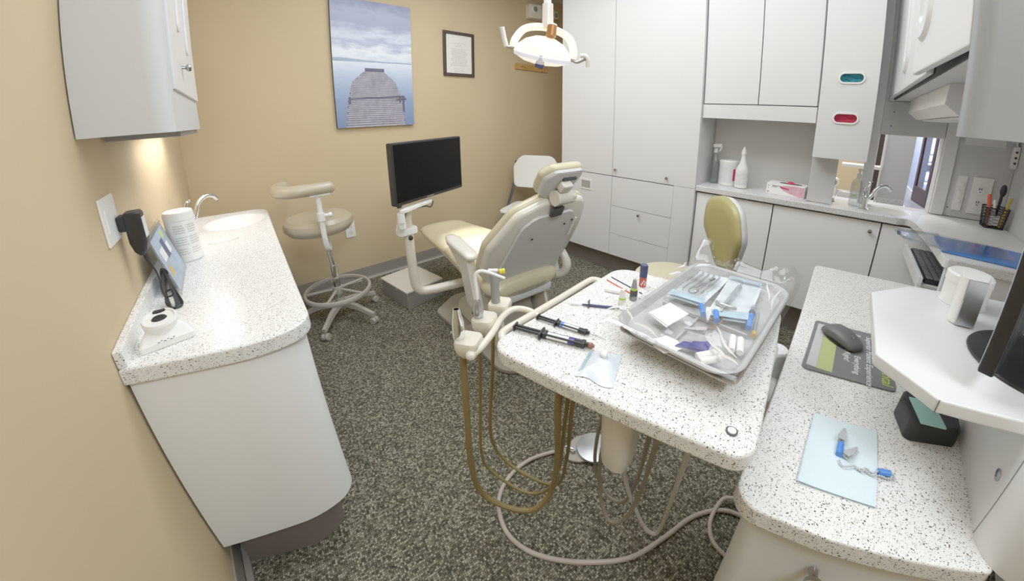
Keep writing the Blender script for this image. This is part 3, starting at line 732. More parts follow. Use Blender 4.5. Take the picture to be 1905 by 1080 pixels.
# monitor on the shelf, seen from behind
t = thing('monitor', 'black computer monitor turned away on the white shelf', 'monitor', (.91, -.44, .981))
obj('stand_foot', G().lathe([(0, 0), (.133, 0), (.135, .003), (.133, .006), (.06, .010), (0, .012)], Matrix.Translation((.905, -.44, .981)), 56), 'black', t)
MM = Matrix.Translation((.742, -.275, 1.02)) @ Matrix.Rotation(math.atan2(-.382 + .290, .927 - .741), 4, 'Z')   # x axis runs along the screen's lower edge
ML = .52
g = G(MM); g.box(0, ML, -.024, 0, 0, .36, .004); so = obj('screen_case', g, 'black', t)
g = G(MM); g.box(.012, ML - .012, -.0245, -.0235, .014, .348); obj('screen_back_inset', g, 'black', so)
g = G(MM); g.box(.008, ML - .008, 0, .001, .012, .35); obj('screen', g, 'screen_glow', so)  # glow added to the screen face, which is turned out of view
g = G(MM); g.box(.16, .36, -.06, -.024, .07, .27, .012); obj('rear_housing', g, 'black', so)
nx = MM @ Vector((.26, -.05, .10))
obj('stand_neck', G().tube([(.935, -.47, .99), (.935, -.455, 1.03), (nx.x, nx.y, nx.z)], .022, 14), 'black', t)

# things on the shelf
t = thing('paper_dispenser', 'upright white and silver lens-shaped dispenser on the monitor shelf', 'dispenser', (1.03, -.315, .981))
a = rpoly([(1.008, -.285), (1.012, -.335), (1.075, -.36), (1.085, -.30)], [.02, .006, .012, .02], 6)
obj('dispenser_body', G().prism(a, .981, 1.095, .003), 'white', t)
obj('silver_front', G().prism([(1.0065, -.300), (1.0085, -.336), (1.012, -.337), (1.011, -.299)], .983, 1.093), 'steel', t)
t = thing('tape_tub', 'round white lidded tub behind the silver-fronted dispenser', 'tub', (1.155, -.335, .981))
obj('tub_body', G().lathe([(0, 0), (.052, 0), (.050, .004), (.050, .060), (0, .060)], Matrix.Translation((1.165, -.345, .981)), 36), 'white', t)
obj('lid', G().lathe([(.0515, .058), (.0515, .078), (.046, .083), (0, .084)], Matrix.Translation((1.165, -.345, .981)), 36), 'white', t)

# mouse mat and mouse
t = thing('mouse_mat', 'grey mouse mat with lime block and white lettering on the desk', 'mouse mat', (1.14, -.12, ZD), R(2))
def matg(pts, z): return G().poly([(x, y, z) for x, y in pts])
ms = rpoly([(.978, -.016), (1.278, -.024), (1.305, -.245), (1.020, -.245)], .014, 6)
obj('mat_sheet', G().prism(ms, ZD + .0005, ZD + .005, .001), 'mousemat', t)
z = ZD + .0054
obj('pale_print', matg([(1.000, -.026), (1.000, -.052), (1.262, -.056), (1.258, -.034)], z), 'matpale', t)
obj('lime_print', matg([(.999, -.0525), (1.003, -.092), (1.262, -.096), (1.262, -.0565)], z), 'limeprint', t)
def mtext(s, x, y, size, m, al='LEFT'):
    # text runs toward the camera (-x), letter tops toward -y... read from the desk chair side
    mm = Matrix.Translation((x, y, z)) @ Matrix(((-1, 0, 0, 0), (0, -1, 0, 0), (0, 0, 1, 0), (0, 0, 0, 1)))
    return obj('lettering', text_g(s, size, mm, align=al), m, t)
mtext('Superior Patient Experience', 1.268, -.176, .0235, 'matwhite')
mtext('P', 1.262, -.145, .0225, 'matwhite'); mtext('Everything', 1.035, -.145, .0225, 'matwhite', 'RIGHT')
mtext('is Right!', 1.085, -.118, .0225, 'matwhite', 'RIGHT')
mtext('Dental', 1.030, -.214, .038, 'limeletter', 'RIGHT')
t = thing('computer_mouse', 'grey computer mouse resting on the lettered mouse mat', 'mouse', (1.19, -.105, ZD + .006), math.atan2(-.11, -.09))
rings = []
for f, w, h, zb in ((-.052, .016, .010, .004), (-.046, .026, .022, .002), (-.028, .031, .034, .001), (0, .0315, .038, .0), (.024, .030, .031, 0), (.042, .027, .021, .001), (.051, .018, .013, .003)):
    f *= 1.18; w *= 1.15; h *= 1.1
    rings.append([(f, w * math.copysign(abs(math.cos(a)) ** .75, math.cos(a)), zb + h * (.5 + .5 * math.copysign(abs(math.sin(a)) ** .8, math.sin(a)))) for a in (2 * PI * k / 24 for k in range(24))])
obj('mouse_shell', G().loft(rings), 'mousegrey', t, local=True, sharp=1.2)
obj('scroll_wheel', G().cyl((.031, -.003, .031), (.031, .003, .031), .006, n=16), 'steel', t, local=True)
obj('side_grip', G().prism(ellp(0, 0, .058, .0362), .0015, .009), 'black', t, local=True)
# sticky note dispenser
t = thing('note_dispenser', 'black weighted dispenser with mint sticky notes under the shelf edge', 'note dispenser', (.92, -.30, ZD))
tt = rpoly([(.852, -.253), (.935, -.236), (.985, -.25), (.965, -.36), (.89, -.358)], .014, 5)
g = G(); n_ = len(tt); cx, cy = .915, -.30
ins = lambda f: [(cx + (x - cx) * f, cy + (y - cy) * f) for x, y in tt]
g.loft([[(x, y, ZD + .0005) for x, y in ins(.99)], [(x, y, ZD + .006) for x, y in ins(1.0)], [(x, y, ZD + .042) for x, y in ins(.98)], [(x, y, ZD + .05) for x, y in ins(.90)]])
obj('dispenser_body', g, 'black', t)
obj('sticky_notes', G().box(-.042, .042, -.026, .026, 0, .004, .001, m=Matrix.Translation((.907, -.288, ZD + .050)) @ Matrix.Rotation(R(12), 4, 'Z')), 'mint', t)
# bib with clip
t = thing('dental_bib', 'folded pale blue paper bib lying on the near end of the desk', 'bib', (.72, -.135, ZD))
q = [Vector((.814, -.07)), Vector((.841, -.199)), Vector((.633, -.201)), Vector((.605, -.067))]
for k in range(4):
    def fn(u, w, k=k):
        p = q[3].lerp(q[0], u).lerp(q[2].lerp(q[1], u), w); zz = ZD + .0008 + k * .0012 + .0012 * math.sin(w * 3 + u * 2 + k) * (u * (1 - u)) * 4 + (.003 * (1 - w) ** 6)
        return Vector((p.x, p.y + .0015 * math.sin(k * 2), zz))
    obj('paper_ply', G().sheet(fn, 14, 10), 'napkin', t)
def beads(pts, r=.0022, step=.0046):
    P = [Vector(p) for p in pts]; out_ = []
    Q = []
    for i in range(len(P) - 1):
        p0, p1, p2, p3 = P[max(0, i - 1)], P[i], P[i + 1], P[min(len(P) - 1, i + 2)]
        for k in range(24):
            s = k / 24; Q.append(.5 * ((2 * p1) + (p2 - p0) * s + (2 * p0 - 5 * p1 + 4 * p2 - p3) * s * s + (3 * p1 - p0 - 3 * p2 + p3) * s ** 3))
    Q.append(P[-1]); last = None; g = G()
    for p in Q:
        if last is None or (p - last).length >= step:
            g.ell(p, (r, r, r), 8); last = p
    for a, b in zip(Q[::6], Q[6::6]): g.cyl(a, b, r * .35, n=5)
    return g
def clip_geo(p, d, z):
    """alligator clip lying flat at p pointing along d"""
    a = math.atan2(d[1], d[0]); m = Matrix.Translation((p[0], p[1], z)) @ Matrix.Rotation(a, 4, 'Z')
    g = G(m)
    g.loft([[(x, w * s, h) for s, h in ((-1, 0), (1, 0), (1, .004), (-1, .004))] for x, w in ((-.022, .006), (-.006, .0065), (.008, .004), (.024, .002))])
    g.loft([[(x, w * s, h + k) for s, h in ((-1, .005), (1, .005), (1, .0065), (-1, .0065))] for x, w, k in ((-.024, .006, .007), (-.006, .0065, .003), (.010, .004, .000), (.024, .002, -.001))])
    g.cyl((-.005, -.007, .006), (-.005, .007, .006), .003, n=10)
    return g
zc = ZD + .009
t = thing('bib_clip', 'silver bib clip chain with blue collars lying on the pale blue bib', 'bib clip', (.74, -.15, ZD + .006))
obj('bead_chain', beads([(.700, -.131, zc), (.690, -.137, zc), (.697, -.150, zc), (.705, -.160, zc), (.698, -.172, zc), (.712, -.180, zc), (.706, -.190, zc), (.716, -.200, zc), (.735, -.215, zc - .003), (.735, -.228, zc - .005), (.722, -.232, zc - .005), (.713, -.218, zc - .004), (.708, -.205, zc), (.700, -.190, zc), (.705, -.175, zc), (.698, -.160, zc)]), 'clipsteel', t)
obj('clip_jaw', clip_geo((.775, -.131), (1, -.12), ZD + .0065), 'clipsteel', t); obj('clip_jaw', clip_geo((.735, -.150), (.9, -.45), ZD + .0065), 'clipsteel', t)
obj('blue_collar', G().cyl((.715, -.129, zc), (.748, -.130, zc), .0068, n=16), 'blue', t); obj('blue_collar', G().cyl((.717, -.202, zc), (.724, -.222, zc), .0068, n=16), 'blue', t)
# ================================================================== WALL-SIDE SINK COUNTER
ZL = .88
t = thing('sink_counter', 'speckled white counter with moulded sink on the beige wall', 'counter', (-.15, 1.7, .835))
out = rpoly([(XW + .001, 1.024), (-.06, .945), (.073, .968), (.0735, 1.5), (.072, 2.58), (XW + .001, 2.62)], [0, .35, .24, 0, .10, 0], 14)
obj('worktop', holed(out, [ellp(-.10, 2.33, .150, .165, 48), ellp(-.148, 1.985, .062, .034, 32)], .835, ZL, .006), 'counter', t)
def bowl(cx, cy, rx, ry, d):
    g = G(); g.loft([[(x, y, ZL + .0006 - dz * d) for x, y in ellp(cx, cy, rx * f, ry * f, 48)] for f, dz in ((1.05, 0), (1.0, .01), (.96, .12), (.88, .45), (.72, .8), (.4, .96), (.06, 1))], caps=False); return g
obj('basin', bowl(-.10, 2.33, .150, .165, .13), 'sinkwhite', t); obj('small_basin', bowl(-.148, 1.985, .062, .034, .05), 'sinkwhite', t)
obj('backsplash', G().box(XW + .001, XW + .022, 1.026, 2.62, ZL, .925, .004), 'counter', t)
obj('drain', G().lathe([(0, 0), (.02, 0), (.02, .003), (0, .004)], (-.10, 2.33, ZL - .1285), 20), 'chrome', t)
t = thing('sink_cabinet', 'white sink base cabinet with a curved end and dark toe kick', 'cabinet', (-.15, 1.7, 0))
out = rpoly([(XW + .006, 1.038), (-.07, .960), (.056, .985), (.056, 1.5), (.055, 2.56), (XW + .006, 2.60)], [0, .35, .225, 0, .09, 0], 14)
g = G(); g.loft([[(x, y, z_) for x, y in out] for z_ in (.19, .8345)], caps=False); g.poly([(x, y, .19) for x, y in out[::-1]])
hg = holed(out, [ellp(-.10, 2.33, .168, .185, 40), ellp(-.148, 1.985, .075, .05, 28)], .828, .834, .001); tmpm = bpy.data.meshes.new('x'); hg.bm.to_mesh(tmpm); bb = bmesh.new(); bb.from_mesh(tmpm); bpy.data.meshes.remove(tmpm); g._add(bb)
obj('cabinet_body', g, 'lit_lam', t)
out = rpoly([(-.325, 1.09), (-.10, 1.01), (-.005, 1.04), (-.005, 1.3), (-.005, 2.52), (-.325, 2.54)], [0, .3, .12, 0, .07, 0], 12)
obj('toe_kick', G().prism(out, 0, .19), 'toe', t)
for y0, y1 in ((1.28, 1.88), (1.885, 2.46)):
    d = obj('door', G().box(.0545, .0615, y0, y1, .20, .825, .002), 'white_lam', t); knob(d, (.0615, y1 - .06 if y0 < 1.5 else y1 - .10, .80 if y0 > 1.5 else .66), (1, 0, 0), .008)
faucet('tap', 'chrome gooseneck tap with lever at the wall-side sink', (-.285, 2.19, ZL + .0005), R(38), .175, .14)
# wall cabinet above
t = thing('wall_cabinet', 'pale grey wall cabinet with rounded corner above the speckled sink counter', 'cabinet', (-.25, 1.6, 1.39))
out = rpoly([(XW + .004, 1.21), (-.148, 1.21), (-.148, 1.955), (XW + .004, 1.955)], [0, .045, 0, 0], 10)
obj('cabinet_body', G().prism(out, 1.392, 2.75, .001), 'grey_panel', t)
d = obj('door', G().box(-.149, -.140, 1.300, 1.952, 1.508, 2.74, .002), 'white_lam', t)
knob(d, (-.140, 1.50, 1.59), (1, 0, 0), .012)
for py, pz in ((1.50, 1.70), (1.72, 1.66)):
    g = G(); pts = slot(py, 0, .05, .05)
    o1 = [(py + .022 * math.cos(a), pz + .022 + .022 * math.sin(a)) for a in (PI + PI * k / 10 for k in range(11))] + [(py + .022, 2.4), (py - .022, 2.4)]
    g.prism(o1, 0, .006, .002, m=Matrix.Translation((-.140, 0, 0)) @ YZ); obj('routed_pull', g, 'white', d)
obj('light_rail', G().box(XW + .01, -.16, 1.42, 1.95, 1.376, 1.392, .002), 'grey', t)
# outlet, adapter, charger
t = thing('wall_socket', 'white socket plate holding the black power adapter', 'socket', (XW, 1.32, 1.17))
obj('cover_plate', G().box(XW, XW + .007, 1.255, 1.385, 1.108, 1.236, .003), 'white', t)
obj('rocker', G().box(XW + .0065, XW + .009, 1.275, 1.305, 1.14, 1.205, .002), 'white', t)
t = thing('power_adapter', 'black plug-in power adapter hanging from the socket plate with coiled cord', 'power adapter', (XW + .03, 1.38, 1.12))
g = G().box(XW + .0075, XW + .05, 1.345, 1.385, 1.125, 1.172, .006)
g.loft([[(x, y, zz) for x, y in rpoly([(XW + .024 + i, 1.34 + i * .4), (XW + .068 - i, 1.34 + i * .4), (XW + .068 - i, 1.395 - i * .4), (XW + .024 + i, 1.395 - i * .4)], .012, 5)] for zz, i in ((1.178, .004), (1.172, 0), (1.09, 0), (1.062, .006), (1.050, .016))])
obj('adapter_body', g, 'black', t)
obj('rating_label', G().box(XW + .067, XW + .0688, 1.35, 1.385, 1.10, 1.16), 'label_grey', t)
g = G().tube([(XW + .048, 1.367, 1.052), (XW + .052, 1.37, 1.02), (XW + .062, 1.37, .99)], [.006, .004, .0025], 8)
g.tube([(XW + .062, 1.37, .99), (XW + .065, 1.365, .955), (XW + .068, 1.34, .93), (-.275, 1.31, .892), (-.268, 1.29, .886), (-.255, 1.25, .884), (-.252, 1.215, .90), (-.255, 1.205, .932)], .0025, 6)
for k in range(5):
    a = k * .0022
    g.tube([(-.285 + a, 1.39 - a, .985), (-.292 + a * 2, 1.395, .96), (-.28 - a, 1.335, .895), (-.27 + a, 1.30, .885), (-.262 + a * 2, 1.315, .888), (-.27 + a, 1.36, .92), (-.278, 1.388, .97)], .0025, 6, 6, True)
g.tube([(-.284, 1.352, .921), (-.268, 1.352, .926), (-.268, 1.345, .91), (-.284, 1.345, .91)], .003, 6, 4, True)
obj('power_cord', g, 'black', t)
t = thing('curing_light_charger', 'white wedge-shaped charging base with a round socket at the counter corner', 'charger', (-.262, 1.12, ZL), R(8))
o0 = rpoly([(-.062, -.052), (.062, -.045), (.045, .07), (-.04, .07)], [.008, .008, .04, .04], 8)
g = G(); sc = lambda f, dy=0: [(x * f, y * f + dy) for x, y in o0]
g.loft([[(x, y, .001) for x, y in sc(.98)], [(x, y, .004) for x, y in sc(1.0)], [(x, y, .016) for x, y in sc(.99)], [(x, y, .034) for x, y in sc(.80, .004)], [(x, y, .046) for x, y in sc(.55, .008)]])
obj('charger_body', g, 'white', t, local=True)
obj('bowl', G().lathe([(0, .02), (.036, .025), (.040, .062), (.037, .068), (.034, .068), (.031, .064), (0, .064)], Matrix.Translation((-.004, .006, 0)) @ Matrix.Rotation(R(12), 4, 'X'), 32), 'white', t, local=True)
obj('charging_well', G().lathe([(0, .0), (.016, 0), (.013, .004), (0, .003)], Matrix.Translation((-.004, -.007, .0625)) @ Matrix.Rotation(R(12), 4, 'X'), 24, 1.1, .8), 'black', t, local=True)
obj('charging_well', G().lathe([(0, .0), (.014, 0), (.012, .004), (0, .003)], Matrix.Translation((-.002, .022, .0690)) @ Matrix.Rotation(R(12), 4, 'X'), 24, 1.1, .5), 'black', t, local=True)
g = G()
for k, (x, w) in enumerate(((-.020, .005), (-.013, .004), (-.007, .006), (.001, .004), (.006, .006), (.013, .005))):
    g.obox((x + w / 2, -.0505 + .0005 * math.sin(k), .019 + .003 * (k % 2)), (w, .0008, .0016), (R(-35), R(14 * (-1) ** k), 0))
obj('maker_mark', g, 'inkdark', t, local=True)
# acrylic sign
t = thing('leaflet_stand', 'slanted clear acrylic stand with a blue leaflet against the beige wall', 'leaflet stand', (-.27, 1.56, ZL))
fb0, fb1 = Vector((-.258, 1.398, ZL + .001)), Vector((-.272, 1.715, ZL + .001))
lean = Vector((-.066, .085, .185))
def pn(a, b, up, th, off=0):
    nrm = (b - a).cross(up).normalized(); g = G()
    q = [a, b, b + up, a + up]; g.loft([[p + nrm * off for p in q], [p + nrm * (off + th) for p in q]]); return g
obj('acrylic_panel', pn(fb0, fb1, lean, .003), 'acrylic', t)
dr = (fb1 - fb0)
obj('rear_leg', pn(fb0 + Vector((-.055, .03, 0)), fb1 + Vector((-.05, .03, 0)), Vector((-.010, .052, .178)), .003), 'acrylic', t)
L0 = fb0 + dr * .05 + lean * .06; obj('leaflet', pn(L0, L0 + dr * .88, lean * .84, .0006, .0034), 'bluegrey', t)
for f0, f1, h0, h1, mm in ((.14, .40, .42, .62, 'label_grey'), (.42, .62, .38, .70, 'navy'), (.55, .80, .40, .58, 'white'), (.12, .26, .18, .34, 'gold'), (.66, .82, .66, .80, 'limeprint')):
    a = L0 + dr * f0 * .88 + lean * h0; obj('print_block', pn(a, a + dr * (f1 - f0) * .88, lean * (h1 - h0), .0004, .0042), mm, t)
# canister
t = thing('wipes_tub', 'tall white wipes tub with grey print beside the leaflet stand', 'canister', (-.275, 1.80, ZL))
cc = Vector((-.268, 1.80, ZL))
obj('tub_body', G().lathe([(0, .001), (.050, .001), (.054, .006), (.052, .168), (.050, .172), (0, .172)], Matrix.Translation(cc), 40), 'white', t)
obj('lid', G().lathe([(.053, .170), (.0535, .194), (.050, .202), (.044, .205), (0, .206)], Matrix.Translation(cc), 40), 'white', t)
obj('flip_tab', G().prism(ellp(cc.x, cc.y, .013, .007), ZL + .206, ZL + .2078), 'label_grey', t)
g = G()
random.seed(3)
for row in range(13):
    zz = .035 + row * .0095
    for colm in range(2):
        a = -112 + colm * 52; e = a + 44 - random.random() * 18
        while a < e:
            w = 2 + random.random() * 4; n_ = 3
            if row % 5 != 3:
                for k in range(n_):
                    u0 = R(a + w * k / n_); u1 = R(a + w * (k + 1) / n_)
                    g.poly([(cc.x + .0538 * math.cos(u), cc.y + .0538 * math.sin(u), ZL + z_) for u, z_ in ((u0, zz), (u1, zz), (u1, zz + .0035), (u0, zz + .0035))])
            a += w + 1.4
obj('printed_lines', g, 'paleink', t)

# ================================================================== BEIGE WALL
t = thing('canvas_print', 'large canvas print of a wooden pier reaching into a calm lake', 'picture', (.96, YB - .03, 1.3))
x0, x1, z0, z1 = .665, 1.325, 1.335, 2.352
YC = YB - .034
obj('canvas_body', G().box(x0, x1, YC, YB - .001, z0, z1), 'darkside', t)
W = x1 - x0; Hh = z1 - z0
def cp(u, v, d=.0006): return (x0 + u * W, YC - d, z0 + v * Hh)
hz = .52
obj('printed_sky', G().poly([cp(0, hz), cp(1, hz), cp(1, 1), cp(0, 1)]), 'sky', t)
obj('printed_water', G().poly([cp(0, 0), cp(1, 0), cp(1, hz), cp(0, hz)]), 'water', t)
obj('printed_hills', G().poly([cp(p[0], p[1], .0009) for p in ((0, hz - .006), (1, hz - .004), (1, hz + .004), (.6, hz + .006), (.35, hz + .012), (.15, hz + .022), (0, hz + .02))]), 'bluegrey', t)
g = G(); gd = G()
prof = [(0, .10, .87), (.06, .12, .86), (.22, .15, .84), (.36, .22, .76), (.44, .36, .62)]
def edge(v):
    for (va, a0, a1), (vb, b0, b1) in zip(prof, prof[1:]):
        if v <= vb: f = (v - va) / (vb - va); return a0 + (b0 - a0) * f, a1 + (b1 - a1) * f
    return prof[-1][1:]
v = 0; k = 0
gd.poly([cp(a[0], a[1], .0010) for a in [(edge(vv)[0], vv) for vv, *_ in prof] + [(edge(vv)[1], vv) for vv, *_ in prof[::-1]]])
while v < .44:
    h = .019 * (1 - v * 1.35); a, b = edge(v); a2, b2 = edge(min(.44, v + h * .72)); j = .01 * math.sin(k * 2.3)
    g.poly([cp(a + j, v, .0014), cp(b + j * .5, v, .0014), cp(b2 + j * .5, min(.44, v + h * .72), .0014), cp(a2 + j, min(.44, v + h * .72), .0014)]); v += h; k += 1
obj('printed_pier_shadow', gd, 'pierdark', t); obj('printed_pier_boards', g, 'pierwood', t)
g = G()
g.poly([cp(.16, .215, .002), cp(.88, .235, .002), cp(.88, .25, .002), cp(.16, .228, .002)])
for a in ((.155, .18, .235), (.845, .11, .25), (.80, .19, .25)): g.poly([cp(a[0], a[1], .0018), cp(a[0] + .028, a[1], .0018), cp(a[0] + .028, a[2], .0018), cp(a[0], a[2], .0018)])
g.poly([cp(.76, .205, .0021), cp(.90, .212, .0021), cp(.90, .232, .0021), cp(.76, .226, .0021)])
g.poly([cp(.375, .44, .002), cp(.62, .44, .002), cp(.62, .468, .002), cp(.375, .468, .002)])
obj('printed_rail', g, 'pierdark', t)
t = thing('framed_certificate', 'small dark-framed certificate on the beige wall near the dental lamp', 'certificate', (1.83, YB, 1.8))
x0, x1, z0, z1 = 1.655, 2.0, 1.785, 2.212
g = G(); fw = .03
for a in ((x0, x1, z0, z0 + fw), (x0, x1, z1 - fw, z1), (x0, x0 + fw, z0 + fw, z1 - fw), (x1 - fw, x1, z0 + fw, z1 - fw)): g.box(a[0], a[1], YB - .022, YB - .001, a[2], a[3], .004)
obj('picture_frame', g, 'frame', t)
obj('certificate_sheet', G().box(x0 + fw, x1 - fw, YB - .012, YB - .002, z0 + fw, z1 - fw), 'paper', t)
g = G(); random.seed(5)
cxm = (x0 + x1) / 2
def lines_(rows):
    g = G()
    for zz, w in rows:
        xx = cxm - w / 2
        while xx < cxm + w / 2:
            ww = .008 + random.random() * .016; g.box(xx, min(xx + ww, cxm + w / 2), YB - .0128, YB - .0119, zz, zz + .004); xx += ww + .004
    return g
obj('heading_text', lines_([(2.10, .14), (2.085, .05), (2.07, .08)]), 'paleink', t)
obj('body_text', lines_([(2.045 - .0115 * k, .17 + .02 * math.sin(k * 5)) for k in range(15)]), 'paleink', t)
obj('signature_text', lines_([(1.86, .12), (1.845, .10), (1.83, .11)]), 'paleink', t)
t = thing('wall_plaque', 'small golden oak plaque on the beige wall behind the dental lamp', 'plaque', (2.8, YB, 1.9))
obj('plaque_board', G().obox((2.795, YB - .009, 1.945), (.51, .016, .068), (0, R(.3), 0), .004), 'wood', t)
for grp in (((2.61, .02), (2.635, .03), (2.67, .02)), ((2.90, .02), (2.93, .035))):
    g = G()
    for k, (x, w) in enumerate(grp): g.obox((x + w / 2, YB - .0176, 1.945 + .006 * math.sin(k * 2)), (w, .001, .006), (0, R(-14), 0))
    obj('engraving', g, 'frame', t)
t = thing('emergency_light', 'beige twin-head emergency light high on the wall behind the lamp arm', 'emergency light', (2.93, YB, 2.55))
g = G(); g.prism(rpoly([(2.71, YB - .001), (2.71, YB - .06), (2.85, YB - .105), (3.05, YB - .10), (3.13, YB - .06), (3.13, YB - .001)], [0, .01, .03, .03, .01, 0], 6), 2.50, 2.66, .006); obj('light_body', g, 'cream', t)
for x, yy in ((2.77, -.085), (3.12, -.075)):
    h = obj('lamp_head', G().lathe([(0, 0), (.035, 0), (.045, .03), (.04, .034), (0, .03)], Matrix.Translation((x, YB + yy + .02, 2.60)) @ Matrix.Rotation(R(90), 4, 'X'), 28), 'white', t)
    obj('lens', G().lathe([(0, 0), (.032, 0), (.028, .004), (0, .005)], Matrix.Translation((x, YB + yy - .0135, 2.60)) @ Matrix.Rotation(R(90), 4, 'X'), 24), 'grey', h)
t = thing('wall_socket', 'small white socket plate low on the beige wall behind the taupe stool', 'socket', (.67, YB, .48))
obj('cover_plate', G().box(.630, .712, YB - .007, YB - .0005, .415, .552, .003), 'white', t)
for z in (.455, .51): obj('receptacle', G().cyl((.671, YB - .0085, z), (.671, YB - .006, z), .016, n=20), 'cream', t)

# ================================================================== TAUPE ASSISTANT STOOL
t = thing('assistant_stool', 'taupe tall stool with curved arm rest and foot ring by the beige wall', 'stool', (.40, 2.50, 0), R(0))
# a five-star base, foot ring, gas column, seat, body rest on a bent post
for k in range(5):
    a = R(-128 + 72 * k); ca, sa = math.cos(a), math.sin(a)
    g = G(); g.loft([[(ca * r_ - sa * w, sa * r_ + ca * w, zz) for w, zz in ((-wd, z_), (wd, z_), (wd * .8, z_ + h_), (-wd * .8, z_ + h_))] for r_, wd, z_, h_ in ((.03, .022, .11, .035), (.15, .018, .10, .03), (.26, .015, .068, .026), (.285, .014, .064, .024))])
    l = obj('leg', g, 'stoolgrey', t, local=True)
    cx, cy = ca * .277, sa * .277
    g = G(); g.cyl((cx, cy, .045), (cx, cy, .075), .008, n=10)
    tx, ty = -sa, ca
    for s_ in (-1, 1): g.lathe([(0, -.011), (.022, -.011), (.025, -.007), (.025, .007), (.022, .011), (0, .011)], Matrix.Translation((cx + tx * .013 * s_, cy + ty * .013 * s_, .0255)) @ Vector((tx, ty, 0)).to_track_quat('Z', 'Y').to_matrix().to_4x4(), 20)
    obj('caster', g, 'stoolgrey', l, local=True)
obj('hub', G().cyl((0, 0, .09), (0, 0, .17), .036, .028), 'stoolgrey', t, local=True)
obj('gas_column', G().cyl((0, 0, .16), (0, 0, .33), .026).cyl((0, 0, .33), (0, 0, .42), .021).cyl((0, 0, .40), (-.02, .03, .64), .014), 'chrome', t, local=True)
g = G(); RR = .22; zr = .225
g.tube([(RR * math.cos(2 * PI * k / 48), RR * math.sin(2 * PI * k / 48), zr) for k in range(48)], .0125, 10, 0, True, flat=1.6)
for k in range(5):
    a = R(20 + 72 * k); g.tube([(.03 * math.cos(a), .03 * math.sin(a), zr + .01), (RR * math.cos(a), RR * math.sin(a), zr)], .009, 8, 0)
g.cyl((0, 0, zr - .02), (0, 0, zr + .03), .036); obj('foot_ring', g, 'stoolgrey', t, local=True)
UP = .105
sx = Matrix.Translation((-.035, .06, .565 + UP))
g = G(sx); g.lathe([(0, -.012), (.15, -.010), (.20, .004), (.222, .03), (.226, .052), (.22, .078), (.195, .102), (.13, .114), (0, .110)], None, 48); obj('seat', g, 'taupe', t, local=True)
g = G(); g.lathe([(0, .53), (.06, .54), (.13, .566), (0, .57)], (-.035, .06, UP), 24); obj('seat_plate', g, 'white', t, local=True)
g = G(); g.tube([(-.03, .02, .545 + UP), (-.01, -.02, .50 + UP), (-.02, -.10, .47 + UP), (-.04, -.165, .50 + UP), (-.048, -.18, .56 + UP), (-.05, -.182, .62 + UP), (-.05, -.182, .86 + UP)], .0165, 12)
obj('arm_post', g, 'white', t, local=True)
obj('clamp', G(Matrix.Translation((0, 0, UP))).cyl((-.05, -.182, .69), (-.05, -.182, .74), .024, n=20).cyl((-.05, -.182, .72), (.0, -.19, .72), .011, n=14).cyl((-.005, -.19, .72), (.012, -.19, .72), .016, n=12), 'white', t, local=True)
obj('arm_bracket', G().box(-.10, .02, -.21, -.155, .848 + UP, .862 + UP, .004), 'white', t, local=True)
g = G(Matrix.Translation((0, 0, UP))); g.tube([(.02, -.185, .89), (-.08, -.19, .89), (-.20, -.175, .89), (-.262, -.09, .89), (-.255, .01, .89), (-.215, .07, .89)], .038, 16, 8); obj('arm_rest', g, 'taupe', t, local=True)
for p in ((.02, -.185, .89), (-.215, .07, .89)): g = G(Matrix.Translation((0, 0, UP))); g.ell(p, (.036, .036, .037)); obj('rest_end', g, 'taupe', t, local=True)

# ================================================================== DENTAL CHAIR
CH = R(-6)
t = thing('dental_chair', 'cream reclining dental chair with headrest, seen from behind', 'dental chair', (1.18, 1.40, 0), CH)
def L(name, g, m, par=None, **k): return obj(name, g, m, par or t, local=True, **k)
def rrect(w, d, r, n=6): return rpoly([(-w / 2, -d / 2), (w / 2, -d / 2), (w / 2, d / 2), (-w / 2, d / 2)], r, n)
# floor plate and lift
L('base_plate', G().prism(rpoly([(-.25, -.22), (.22, -.22), (.30, .1), (.24, .78), (-.10, .80), (-.30, .66), (-.26, .2)], [.12, .12, .1, .1, .1, .06, .1], 8), .001, .032, .008), 'chairbase')
g = G(); g.loft([[(x * sx_ + ox, y * sy_ + oy, zz) for x, y in rrect(1, 1, .18)] for sx_, sy_, ox, oy, zz in ((.34, .62, 0, .26, .03), (.32, .58, 0, .27, .12), (.28, .50, 0, .27, .22), (.25, .42, 0, .25, .34), (.26, .40, 0, .22, .40))]); L('lift_body', g, 'chairbase')
for s_ in (-1, 1):
    g = G(); g.loft([[(s_ * (.15 + xo), y_ * .5 + yc, zz) for y_ in (-1, 1) for xo in ((0, .02) if y_ < 0 else (.02, 0))] for zz, yc in ((.04, .45), (.2, .36), (.39, .18))])
    g.bm.clear()
    pts = rpoly([(-.12, .05), (.55, .05), (.50, .16), (.22, .37), (-.02, .40)], [.05, .05, .06, .08, .06], 6)
    g.prism([(a, b) for a, b in pts], 0, .022, .005, m=Matrix.Translation((s_ * .165 - .011, 0, 0)) @ YZ); L('lift_cover', g, 'cream')
L('seat_carrier', G().box(-.17, .17, -.10, .46, .385, .455, .02), 'chairgrey')
